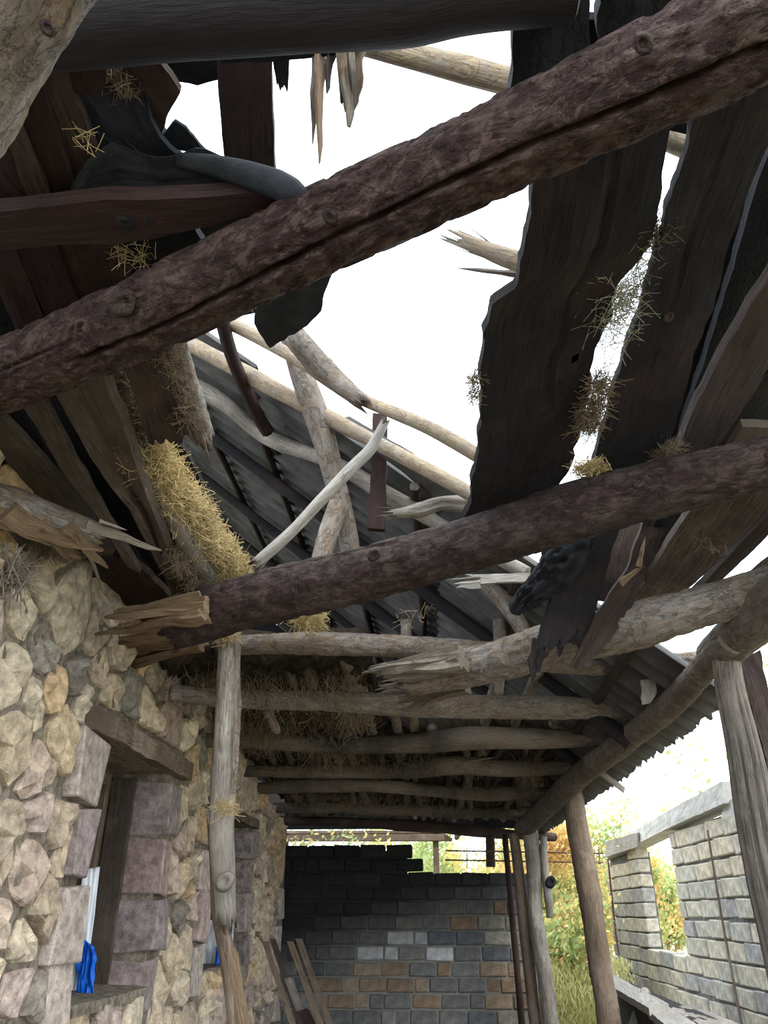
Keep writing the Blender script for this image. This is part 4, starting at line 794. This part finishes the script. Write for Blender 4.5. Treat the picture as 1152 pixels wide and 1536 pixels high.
# ================================================================ LEFT DECK PLANKS between the two great logs
def yplank(L, R, mt, lb, Z0=1.62, Z1=1.40, **k):
    n = len(L); return slab('deck_plank', pl([(x, y, Z0 + (Z1 - Z0) * i / (n - 1)) for i, (x, y) in enumerate(L)]), pl([(x, y, Z0 + (Z1 - Z0) * i / (n - 1)) for i, (x, y) in enumerate(R)]), .035, M[mt], lb, 'plank', surf=.003, edge=.007, **k)
yplank([(70, 500), (120, 580), (215, 776), (240, 845), (262, 905)], [(125, 490), (156, 568), (189, 655), (222, 745), (280, 900)], 'plank_grey', 'grey-brown deck plank nearest the straw-covered edge log')
yplank([(38, 510), (87, 596), (146, 704), (194, 763), (262, 900)], [(72, 500), (119, 582), (213, 778), (238, 847), (268, 915)], 'plank_grey', 'grey-brown deck plank second from the straw edge', Z0=1.625, Z1=1.405)
yplank([(-20, 540), (38, 613), (88, 700), (140, 765), (190, 850)], [(20, 520), (66, 603), (112, 690), (152, 762), (210, 860)], 'plank_grey', 'grey-brown deck plank third from the straw edge', Z0=1.625, Z1=1.42)
yplank([(-60, 580), (10, 632), (60, 700), (110, 765), (150, 820)], [(-35, 550), (33, 618), (80, 692), (128, 762), (180, 840)], 'plank_dark', 'narrow dark strip standing in for the shaded gap between the third and the outer deck planks', Z0=1.68, Z1=1.5)  # dark strip standing in for the shade in the gap between two planks
yplank([(-120, 600), (-40, 640), (30, 715), (80, 780), (120, 840)], [(-60, 560), (8, 630), (68, 695), (126, 762), (170, 830)], 'plank_grey', 'outer grey-brown deck plank above the broken tan log', Z0=1.64, Z1=1.46)
yplank([(-200, 640), (-120, 720), (-50, 800), (20, 870)], [(-110, 610), (-40, 650), (30, 725), (90, 820)], 'plank', 'outermost brown deck plank at the left picture edge', Z0=1.66, Z1=1.5)
yplank([(60, 790), (120, 840), (180, 900), (240, 960)], [(140, 790), (190, 835), (225, 865), (300, 940)], 'plank', 'brown plank low behind the broken tan log', Z0=1.55, Z1=1.45)
yplank([(-100, 740), (20, 800), (100, 850), (200, 960)], [(-20, 700), (80, 770), (150, 830), (280, 950)], 'plank_dark', 'sooty plank behind the lowest brown one at the wall head', Z0=1.72, Z1=1.6)
E5 = slab('broken_plank', pl([(160, 500, 1.60), (184, 550, 1.58), (205, 605, 1.56), (225, 668, 1.54)]), pl([(205, 480, 1.60), (233, 535, 1.58), (260, 590, 1.56), (290, 662, 1.54)]), .035, M['plank'], 'short brown plank broken off ragged beside the frayed grey log', 'plank', jag=(0, .05), m=12, surf=.003, crack=[(.45, .006, .004)])
F5 = log('broken_log', PZ([(225, 440, 1.66, 22), (255, 505, 1.66, 22), (272, 560, 1.64, 21), (290, 610, 1.62, 19), (303, 645, 1.61, 16)]), M['bark_grey'], 'grey bark log end hanging frayed below the great log, over the attic', 'log', None, ('cut', 'broken'), n=28, bark=.008, jag=.08, splinters=[(1, 9, .04, .12, 'fresh_grey')])
shard('splinter', P(305, 650, Z=1.6), P(315, 706, Z=1.56), .03, M['fresh_grey'], F5, seed=.4)
G5 = log('edge_log', PZ([(150, 560, 1.66, 12), (190, 645, 1.62, 12), (215, 695, 1.58, 14), (245, 750, 1.54, 15), (280, 808, 1.50, 17), (312, 862, 1.46, 18), (335, 895, 1.44, 18)]), M['grey_wood'], 'grey log along the deck edge loaded with yellow straw', 'log', None, n=24, bark=.005)
bl = slab('bark_strip', pl([(193, 655, 1.55), (208, 705, 1.53), (222, 750, 1.51), (240, 800, 1.48), (268, 855, 1.45)]), pl([(200, 655, 1.55), (215, 700, 1.53), (232, 750, 1.51), (250, 800, 1.48), (276, 860, 1.45)]), .02, M['plank_red'], 'thin pinkish batten between the deck planks and the straw log', 'batten')
straw('straw_heap', [P(205, 655, Z=1.6), P(240, 705, Z=1.58), P(280, 765, Z=1.56), P(320, 820, Z=1.53), P(352, 862, Z=1.5)], 3800, .12, .032, M['straw'], 'bright yellow straw heaped along the grey edge log', 3)
straw('straw_heap', [P(225, 665, Z=1.66), P(275, 735, Z=1.62), P(330, 815, Z=1.58), P(365, 862, Z=1.53)], 2200, .1, .022, M['straw'], 'outer fringe of bright straw hanging over the dark attic', 4)
straw('straw_tuft', [P(160, 560, Z=1.66), P(185, 610, Z=1.64), P(215, 660, Z=1.6)], 1500, .12, .022, M['straw_old'], 'brown straw packed between the planks above the bright straw', 5)
straw('straw_tuft', [P(262, 830, Z=1.42), P(285, 870, Z=1.4), P(330, 885, Z=1.4)], 500, .1, .022, M['straw_old'], 'brown straw tuft at the foot of the edge log', 6, drop=.6)
straw('straw_tuft', [P(240, 510, Z=1.6), P(262, 570, Z=1.58), P(282, 640, Z=1.56)], 240, .09, .016, M['straw_old'], 'loose straws between the broken plank and the frayed log', 7)
H5 = log('broken_log', PZ([(-120, 742, 1.36, 30), (0, 752, 1.36, 28), (60, 772, 1.36, 26), (125, 797, 1.36, 22)]), M['bark_grey'], 'broken log over the stone wall with grey bark and raw tan wood showing', 'log', None, ('cut', 'broken'), n=28, bark=.006, jag=.07, end_mat=M['fresh'], splinters=[(1, 6, .04, .1, 'fresh')])
for (x0, y0, x1, y1, w, mt) in ((-20, 765, 150, 832, .075, 'fresh'), (10, 768, 122, 838, .07, 'fresh'), (100, 790, 160, 853, .045, 'fresh'), (120, 800, 158, 894, .02, 'fresh_grey'), (130, 785, 242, 826, .035, 'fresh_grey'), (60, 790, 110, 842, .05, 'fresh'), (150, 782, 190, 795, .03, 'grey_wood'), (20, 780, 100, 830, .05, 'fresh')):
    shard('splinter', P(x0, y0, Z=1.30), P(x1, y1, Z=1.28), w * 1.1, M[mt], H5, seed=y1 * .11 + x1, tail=.15)
straw('root_tuft', [P(40, 815, X=-1.62), P(75, 820, X=-1.6), P(110, 835, X=-1.58)], 160, .12, .02, M['straw_old'], 'dry roots and straw hanging under the broken log at the wall head', 8, drop=1.)
straw('root_tuft', [P(10, 845, X=-1.58), P(30, 880, X=-1.58)], 40, .2, .02, M['twig'], 'thin dark rootlets hanging over the stones at the left edge', 9, drop=1.2, r=.0022)

# hanging broken post in front of the wall
HB1 = log('hanging_broken_post', PY([(345, 950, 3.9, 15), (341, 1010, 3.9, 16), (338, 1090, 3.9, 17), (335, 1170, 3.9, 19), (332, 1245, 3.9, 19), (334, 1300, 3.9, 19), (338, 1360, 3.9, 16)]), M['grey_wood'], 'weathered broken post hanging in front of the stone wall, bark peeling on one side', 'post', None, ('cut', 'broken'), n=24, rough=.06, jag=.12, crack=[(4.4, .02, .006, .5, 1.5)])
for (Lp, Rp) in (([(352, 960), (358, 1010), (355, 1060)], [(361, 965), (360, 1010), (362, 1060)]), ([(355, 1060), (350, 1130), (347, 1190)], [(362, 1062), (356, 1130), (352, 1190)])):
    b = slab('bark_flake', pl([(x, y, 3.84) for x, y in Lp], 'Y'), pl([(x, y, 3.84) for x, y in Rp], 'Y'), .012, M['bark_grey'], up=V((0, 1, 0)), edge=.01); b.parent = HB1
knot(HB1, P(337, 1322, Y=3.82), .035, V((0, -1, 0)), 'grey_wood', .4)
low = slab('fresh_torn_board', pl([(330, 1410, 3.95), (345, 1480, 3.93), (360, 1560, 3.9), (385, 1700, 3.86)], 'Y'), pl([(352, 1418, 3.95), (362, 1480, 3.93), (378, 1560, 3.9), (405, 1700, 3.86)], 'Y'), .04, M['fresh'], 'fresh tan split board continuing below the hanging post', 'board', up=V((0, 1, 0)), jag=(.03, 0))
log('split_pole', PY([(322, 1290, 3.98, 8), (328, 1360, 3.98, 12), (340, 1430, 3.97, 12), (350, 1510, 3.95, 11), (362, 1620, 3.93, 11)]), M['brown_pole'], 'brown split pole behind the hanging post running down to the floor', 'pole', None, ('broken', 'cut'), n=16)
straw('straw_tuft', [P(328, 1210, Y=3.8), P(350, 1215, Y=3.8)], 45, .12, .015, M['straw'], 'small straw bunch caught on the hanging post', 10)
straw('straw_tuft', [P(335, 960, Y=3.85), P(350, 950, Y=3.85)], 90, .12, .018, M['straw'], 'straw wisps at the top of the hanging post', 11, drop=.4)

# straw and hay elsewhere
straw('straw_tuft', [P(445, 925, Z=1.36), P(478, 935, Z=1.36)], 350, .12, .02, M['straw'], 'straw pad lying on the first joist under the dark log', 12)
straw('straw_tuft', [P(900, 470, Z=1.56), P(935, 430, Z=1.57), P(915, 520, Z=1.53)], 200, .17, .028, M['straw_pale'], 'tangle of pale straw glowing in the gap between the two dark planks', 13, r=.0008)
straw('straw_tuft', [P(940, 460, Z=1.57), P(975, 360, Z=1.6), P(990, 340, Z=1.6)], 160, .12, .012, M['straw_old'], 'straw wisps along the left edge of the brown-black plank', 14, r=.0008)
straw('straw_tuft', [P(880, 650, Z=1.44), P(890, 610, Z=1.46), P(905, 560, Z=1.5)], 420, .11, .016, M['straw_old'], 'brown straw packed low in the gap between the two dark planks', 15, r=.0009)
straw('straw_tuft', [P(868, 705, Z=1.37), P(900, 700, Z=1.37)], 140, .09, .012, M['straw'], 'straw bits on the dark cross log by the small bright hole', 16)
straw('straw_tuft', [P(990, 690, Z=1.38), P(1012, 672, Z=1.38)], 160, .1, .014, M['straw_old'], 'straw knot where the light narrow plank meets the dark log', 17, r=.0008)
straw('straw_tuft', [P(712, 560, Z=1.5), P(714, 600, Z=1.48)], 60, .07, .010, M['straw_old'], 'little tuft on the left edge of the widest dark plank', 18)
straw('straw_tuft', [P(160, 98, Z=1.8), P(195, 135, Z=1.8)], 120, .08, .012, M['straw_old'], 'straw tuft beside the short reddish board under the top beam', 19)
straw('straw_tuft', [P(120, 215, Z=1.66), P(140, 205, Z=1.66)], 10, .09, .014, M['straw'], 'few pale straws lying beside the black felt lump', 20, r=.0009)
straw('straw_tuft', [P(180, 385, Z=1.64), P(220, 385, Z=1.64)], 26, .09, .014, M['straw'], 'loose straws between the red board and the great log', 21, r=.0009)
straw('straw_tuft', [P(1040, 812, Z=1.27), P(1085, 820, Z=1.27)], 26, .09, .016, M['straw_old'], 'straws hanging from the grey-brown board at right', 22, drop=.8)
straw('straw_tuft', [P(590, 930, Z=1.2), P(640, 920, Z=1.2)], 16, .1, .02, M['straw_old'], 'few stalks hanging below the dark log near the first joist', 23, drop=1.)
straw('sill_straw', [P(115, 1525, X=-1.7), P(185, 1515, X=-1.75)], 500, .1, .03, M['straw_old'], 'dry straw lying on the sill of the first window', 24, flatz=.4)
# matted hay on the left half of the deck, seen from below
def hay_mat(nm, x0, x1, y0, y1, z, lb, sd, hang=.12):
    nx, ny = 60, 60; verts = []; faces = []
    for lay in (0, 1):
        for j in range(ny + 1):
            for i in range(nx + 1):
                x = x0 + (x1 - x0) * i / nx; y = y0 + (y1 - y0) * j / ny
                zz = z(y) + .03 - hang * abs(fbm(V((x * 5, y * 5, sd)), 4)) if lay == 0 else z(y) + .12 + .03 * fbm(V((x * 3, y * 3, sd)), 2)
                verts.append((x + .02 * fbm(V((y * 4, x * 3, 1)), 2), y, zr(zz)))
    k = (nx + 1) * (ny + 1); w = nx + 1
    for j in range(ny):
        for i in range(nx): a = j * w + i; faces.append((a, a + 1, a + w + 1, a + w)); faces.append((k + a, k + a + w, k + a + w + 1, k + a + 1))
        for i in (0, nx): a = j * w + i; faces.append((a, a + w, k + a + w, k + a))
    for j in (0, ny):
        for i in range(nx): a = j * w + i; faces.append((a, a + 1, k + a + 1, k + a))
    o = mk(nm, verts, faces, M['hay_dark']); return tag(o, lb, 'hay', None, 'stuff')
zj = lambda y: 1.34 if y < 5.4 else 1.34 - .075 * (y - 5.4)
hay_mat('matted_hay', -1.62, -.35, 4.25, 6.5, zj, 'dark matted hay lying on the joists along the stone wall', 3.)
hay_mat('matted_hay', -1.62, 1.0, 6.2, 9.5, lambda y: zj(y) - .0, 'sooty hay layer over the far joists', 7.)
straw('hanging_hay', [V((-1.5, 4.5, zr(1.17))), V((-.5, 4.6, zr(1.17))), V((-.5, 5.4, zr(1.17))), V((-1.5, 5.5, zr(1.17))), V((-.6, 6.3, zr(1.1)))], 1800, .13, .06, M['straw_old'], 'brown hay fibres hanging between the first joists beside the wall', 30, drop=1.4)
straw('hanging_hay', [V((-1.4, 6.8, zr(1.1))), V((.9, 6.8, zr(1.1))), V((.9, 7.9, zr(1.02))), V((-1.4, 8, zr(1.02))), V((.8, 9, zr(.93)))], 1500, .11, .05, M['straw_old'], 'hay fibres hanging between the far joists', 31, drop=1.4)
for i, (x0, y0, x1, y1, r, lb) in enumerate(((425, 985, 442, 1030, 9, 'left of two short stick ends poking from the hay above the second joist'), (460, 985, 470, 1028, 11, 'right of two short stick ends poking from the hay above the second joist'), (400, 1065, 415, 1095, 8, 'pale stick end poking from the hay below the second joist'))):
    log('stick_end', [(P(x0, y0, Y=4.75), r * .0042), (P(x1, y1, Y=4.75), r * .0034)], M['brown_pole'], lb, 'stick', n=12, ends=('cut', 'taper'), step=.02)
straw('wall_roots', [P(250, 900, X=-1.6), P(300, 1000, X=-1.55), P(330, 1110, X=-1.6)], 160, .1, .04, M['straw_old'], 'loose roots and straw on the top of the stone wall', 33, drop=.8)
hd = slab('white_bone_chip', pl([(962, 1020, 4.2), (966, 1038, 4.2), (964, 1056, 4.2)], 'Y'), pl([(980, 1018, 4.2), (982, 1038, 4.2), (976, 1054, 4.2)], 'Y'), .02, M['white_wood'], 'small whitish wood chip standing behind the plate log', 'chip', up=V((0, 1, 0)), edge=.02); hd.name = 'white_wood_chip'
eb = slab('eave_batten', pl([(880, 1148, 6.2), (936, 1189, 6.2)], 'Y'), pl([(886, 1142, 6.2), (938, 1181, 6.2)], 'Y'), .03, M['grey_wood'], 'short batten sticking out from the eave past the middle post', 'batten', up=V((0, 1, 0)))

# dark boards added over the left wall to block sky in the gaps
plank([(-120, 40, 1.93), (-90, 250, 1.93), (-60, 500, 1.93)], [(222, 40, 1.93), (232, 235, 1.93), (335, 385, 1.93), (400, 470, 1.93)], .03, 'plank_dark', 'large dark panel added above the felt and deck boards to block the sky', name='sky_blocking_board', surf=.004)
for i, (x0, x1, z, lb) in enumerate(((-1.28, -1.02, 1.80, 'innermost dark board added to block the sky over the left deck'), (-1.58, -1.29, 1.81, 'second dark board added to block the sky over the left deck'), (-1.9, -1.59, 1.8, 'third dark board added to block the sky over the wall head'), (-2.25, -1.91, 1.82, 'fourth dark board added to block the sky beyond the wall head'), (-2.7, -2.26, 1.8, 'outermost dark board added to block the sky over the house'))):
    slab('sky_blocking_board', [V((x0, 1.0, zr(z))), V((x0, 3.45 if i == 0 else 4.5, zr(z - .05)))], [V((x1, 1.0, zr(z))), V((x1, 3.45 if i == 0 else 4.5, zr(z - .05)))], .03, M['plank_dark'], lb, 'plank')
# ================================================================ things behind the windows
def cloth(nm, pts4, mt, lb, cat, sd, th=.004, fold=.03):
    a, b, c, d = pts4; n = 16; verts = []; faces = []
    nm2 = (b - a).cross(d - a).normalized()
    for lay in (0, 1):
        for j in range(n + 1):
            for i in range(n + 1):
                u, v = i / n, j / n; p = (a.lerp(b, u)).lerp(d.lerp(c, u), v); verts.append(p + nm2 * (fold * fbm(V((u * 5, v * 2.2, sd)), 3) + lay * th))
    k = (n + 1) ** 2; w = n + 1
    for j in range(n):
        for i in range(n): q = j * w + i; faces.append((q, q + 1, q + w + 1, q + w)); faces.append((k + q, k + q + w, k + q + w + 1, k + q + 1))
    for i in range(n):
        for q, s in ((i, 1), (n * w + i, 1), (i * w, w), (i * w + n, w)): faces.append((q, q + s, k + q + s, k + q))
    o = mk(nm, verts, faces, M[mt]); return tag(o, lb, cat)
def vq(x0, y0, x1, y1, Yv): return [P(x0, y1, Y=Yv), P(x1, y1, Y=Yv), P(x1, y0, Y=Yv), P(x0, y0, Y=Yv)]
cloth('white_sheet', [P(96, 1515, Y=4.55), P(125, 1505, Y=4.6), P(150, 1300, Y=4.6), P(125, 1305, Y=4.55)], 'white_cloth', 'white plastic sheet hanging inside the first window', 'sheet', 1.)
cloth('blue_bag', [P(112, 1500, Y=4.5), P(142, 1490, Y=4.5), P(142, 1420, Y=4.52), P(120, 1405, Y=4.52)], 'blue', 'crumpled blue plastic in the lower corner of the first window', 'plastic bag', 2., fold=.05)
cloth('white_sheet', [P(300, 1462, Y=7.1), P(350, 1462, Y=7.1), P(350, 1380, Y=7.1), P(300, 1380, Y=7.1)], 'white_cloth', 'white sheet seen in the second window behind the hanging post', 'sheet', 3.)
cloth('blue_bag', [P(322, 1458, Y=6.95), P(350, 1458, Y=6.95), P(350, 1416, Y=6.95), P(324, 1420, Y=6.95)], 'blue', 'blue plastic in the second window behind the hanging post', 'plastic bag', 4.)

# ================================================================ leaning timber at lower left
def leanbar(nm, x0, y0, x1, y1, Y0_, Y1_, wpx, mt, lb, kind=None):
    a = P(x0, y0, Y=Y0_); b = P(x1, y1, Y=Y1_); w = wpx * dep(a) / FPX; d = (b - a).normalized(); t = (0.005 - b.z) / d.z; b = b + d * t
    s = V((1, 0, 0)) * w / 2; return slab(nm, [a - s, b - s], [a + s, b + s], w * .8, M[mt], lb, 'lath', up=V((0, 1, 0)), surf=.001, edge=.002, n=24, m=3)
leanbar('leaning_lath', 397, 1412, 447, 1560, 7.0, 6.75, 9, 'brown_pole', 'leftmost leaning lath against the stone wall')
leanbar('leaning_lath', 409, 1408, 452, 1540, 7.3, 7.1, 9, 'plank_grey', 'second leaning lath from the stone wall, with the block nailed on')
leanbar('leaning_lath', 435, 1412, 486, 1552, 7.0, 6.75, 10, 'brown_pole', 'third leaning lath from the stone wall')
leanbar('leaning_lath', 448, 1408, 500, 1552, 7.2, 6.9, 10, 'brown_pole', 'rightmost leaning lath in front of the block wall')
slab('nailed_block', pl([(426, 1468, 6.95), (445, 1518, 6.9)], 'Y'), pl([(438, 1466, 6.95), (452, 1514, 6.9)], 'Y'), .06, M['grey_wood'], 'short pale wood block fixed between the leaning laths', 'block', up=V((0, 1, 0)), n=8)
slab('nailed_block', pl([(443, 1518, 6.85), (470, 1560, 6.8)], 'Y'), pl([(460, 1512, 6.85), (480, 1552, 6.8)], 'Y'), .05, M['plank'], 'lower dark wood block between the leaning laths', 'block', up=V((0, 1, 0)), n=8)

# stacked boards beyond the middle post, lower right
YS = 7.6
def yb(L, R, mt, lb, th=.04, **k): return slab('stacked_board', pl(L, 'Z'), pl(R, 'Z'), th, M[mt], lb, 'board', up=V((0, 0, -1)), surf=.003, **k)
yb([(920, 1462, -.62), (1003, 1506, -.62)], [(915, 1478, -.62), (973, 1512, -.62)], 'white_wood', 'top pale board of the pile by the yard wall', th=.05)
yb([(1000, 1508, -.66), (1060, 1545, -.66)], [(972, 1516, -.66), (1020, 1556, -.66)], 'white_wood', 'second pale board of the pile by the yard wall', th=.05)
yb([(1035, 1506, -.70), (1110, 1536, -.70)], [(1005, 1512, -.70), (1075, 1550, -.70)], 'grey_wood', 'broad grey board of the pile by the yard wall, right side', th=.05)
tr = slab('board_trestle', pl([(912, 1485, -.7), (985, 1530, -.7)]), pl([(935, 1470, -.7), (1080, 1530, -.7)]), .75, M['plank_dark'], 'dark board stack carrying the pale boards by the yard wall', 'board stack', up=V((0, 0, -1)))
log('prop_stick', PY([(968, 1488, 8.0, 7), (957, 1520, 7.8, 7), (945, 1556, 7.6, 7)]), M['white_wood'], 'pale stick leaning against the board pile', 'stick', None, n=12)

# neighbour shed roof beyond the block wall
sh = empty('neighbour_shed', (-1.0, 15.5, 0)); tag(sh, 'low plank canopy of the neighbouring shed seen over the block wall at left', 'shed')
def SHP(o): o.parent = sh; o.location = -sh.location; return o
for k in range(5): SHP(box('roof_board', (-2.9, 14.2 + k * .42, zr(1.20 + .005 * k)), (.18 + .05 * k, 14.58 + k * .42, zr(1.24 + .005 * k)), M['brown_pole'], jit=.01))
for (x, y) in ((-2.6, 14.3), (.0, 14.3), (-2.6, 16.2), (.0, 16.2)): SHP(box('shed_post', (x, y, 0), (x + .1, y + .1, zr(1.20)), M['brown_pole']))
SHP(box('shed_rail', (-2.8, 14.2, zr(1.08)), (.2, 14.28, zr(1.18)), M['brown_pole']))

# ================================================================ trees
def tree(x, y, h, crown_r, n_leaf, mats, label, seed, sparse=1., lean=0, low=.25, ls=.05):
    rng = random.Random(seed); root = empty('autumn_tree', (x, y, 0)); tag(root, label, 'tree', 'autumn trees beyond the veranda'); segs = []
    def grow(p, d, L, r, lv):
        pts = [(p.copy(), r)]; q = p.copy()
        for i in range(4):
            d = (d + V((rng.gauss(0, .12), rng.gauss(0, .12), .05))).normalized(); q = q + d * L / 4; pts.append((q.copy(), r * (1 - .18 * (i + 1))))
        segs.append((pts, lv))
        if lv < 3:
            for k in range((7, 4, 3)[lv]):
                b = pts[rng.randint(1, 4)]; a = rng.uniform(0, 6.28); dd = (d * rng.uniform(.5, 1.) + V((math.cos(a), math.sin(a), rng.uniform(0, .5))) * rng.uniform(.5, .95)).normalized(); grow(b[0], dd, L * rng.uniform(.45, .7), b[1] * .55, lv + 1)
    grow(V((0, 0, 0)), V((lean, 0, 1)).normalized(), h * .62, .03 + h * .009, 0)
    verts = []; faces = []
    def tube(pts, n, V_, F_):
        b = len(V_)
        for i, (p, r) in enumerate(pts):
            d = (pts[min(i + 1, len(pts) - 1)][0] - pts[max(i - 1, 0)][0]).normalized(); u = d.orthogonal().normalized(); w = d.cross(u)
            for j in range(n): a = 6.283 * j / n; V_.append(p + (u * math.cos(a) + w * math.sin(a)) * max(r, .004))
        for i in range(len(pts) - 1):
            for j in range(n): F_.append((b + i * n + j, b + i * n + (j + 1) % n, b + i * n + n + (j + 1) % n, b + i * n + n + j))
    tv, tf = [], []; tube(segs[0][0], 8, tv, tf); mk('trunk', tv, tf, M['twig'], root)
    for s, lv in segs[1:]: tube(s, 4, verts, faces)
    brn = tag(mk('branches', verts, faces, M['twig'], root, recalc=False), kind='stuff')
    tips = [s for s, lv in segs if lv >= 2]; per = [[[], []] for _ in mats]
    for k in range(n_leaf):
        s = rng.choice(tips); b = rng.choice(s[1:])[0]; c = b + V((rng.gauss(0, .16), rng.gauss(0, .16), rng.gauss(0, .16)))
        if c.z < h * low * .3: continue
        a = V((rng.gauss(0, 1), rng.gauss(0, 1), rng.gauss(0, 1))).normalized(); u = a.orthogonal().normalized(); w = a.cross(u); L = ls * rng.uniform(.6, 1.3)
        mi = min(len(mats) - 1, int((.5 + .5 * noise.noise(c * .9 + V((seed, 0, 0))) * 1.8 + rng.uniform(-.2, .2)) * len(mats))); mi = max(0, mi); vv, ff = per[mi]; q = len(vv)
        vv += [c - u * L, c + w * L * .5, c + u * L, c - w * L * .5]; ff.append((q, q + 1, q + 2, q + 3))
    for (vv, ff), mt in zip(per, mats):
        if ff: tag(mk('foliage_' + {'leaf_yellow': 'yellow', 'leaf_green': 'green', 'leaf_orange': 'orange'}[mt], vv, ff, M[mt], brn, smooth=False, recalc=False), kind='stuff')
    return root
rw = random.Random(5); wv, wf = [], []
for k in range(34000):
    x = rw.uniform(1.3, 2.75); y = rw.uniform(12.6, 20); hh = .3 + .7 * max(0, noise.noise(V((x * 1.3, y * .8, 3))) + .45); c = V((x, y, hh * rw.random() ** .7)); d = V((rw.gauss(0, .5), rw.gauss(0, .5), 1)).normalized(); u = d.orthogonal().normalized(); u = Matrix.Rotation(rw.uniform(0, 6.28), 3, d) @ u; L = rw.uniform(.03, .08); q = len(wv)
    wv += [c - d * L, c + u * .008, c + d * L, c - u * .008]; wf.append((q, q + 1, q + 2, q + 3))
tag(mk('tall_weeds', wv, wf, M['weed'], smooth=False, recalc=False), 'tall yellow-green weeds growing between the posts and the yard wall', 'weeds', None, 'stuff')
Yl, Gr, Or = 'leaf_yellow', 'leaf_green', 'leaf_orange'
tree(1.7, 14.6, 2.6, 1, 9000, [Or, Yl, Gr], 'low yellow-green bush right beside the corner posts', 1)
tree(2.4, 18.0, 3.0, 1, 9000, [Or, Yl, Gr], 'orange and yellow tree between the middle post and the yard wall', 2)
tree(3.9, 20.5, 5.8, 1, 1800, [Gr, Yl], 'taller sparse tree whose twigs rise above the yard wall', 3)
tree(5.6, 17, 3.4, 1, 6000, [Yl, Gr, Or], 'tree with yellow leaves behind the window gap of the yard wall', 4)
tree(1.8, 13.6, 1.5, 1, 3500, [Yl, Gr, Or], 'low ochre shrub between the corner posts and the middle post', 15, low=.05)
tree(3.0, 19.2, 3.0, 1, 8000, [Yl, Or, Gr], 'yellow shrub just past the end of the yard wall', 16, low=.05)
tree(.6, 21, 3.6, 1, 8000, [Gr, Gr, Yl], 'green tree seen over the low end of the block wall', 5)
tree(-1.2, 25, 3.9, 1, 7000, [Gr, Yl], 'green tree far behind the block wall', 6)
tree(7.0, 14, 4.8, 1, 1500, [Yl, Gr], 'sparse autumn tree at the right edge above the yard wall', 7)
tree(5.2, 12.2, 6.0, 1, 900, [Yl, Gr], 'thin twiggy tree standing above the ring beam', 8, ls=.06)
tree(-2.0, 12.6, 3.0, 1, 1500, [Gr, Yl], 'leafy branch tree at the left end above the block wall', 9)
tree(5.8, 7.6, 5.4, 1, 1500, [Yl, Gr], 'yellow-leaved tree high at the right edge beyond the deck boards', 10, ls=.06)
for i, (x, y, lb) in enumerate(((1.5, 17, 'ochre bush far behind the corner posts'), (2.9, 18.5, 'ochre bush far behind the middle post'), (4.4, 21, 'bush beyond the gap of the yard wall'), (2.0, 24, 'farthest green bush at the yard end'), (6.2, 24, 'farthest bush on the right side'), (0.2, 27, 'low bush far behind the block wall'))):
    tree(x, y, 2.6, 1, 7000, [Yl, Gr, Or] if i % 2 == 0 else [Gr, Yl], lb, 20 + i, low=.05, ls=.07)
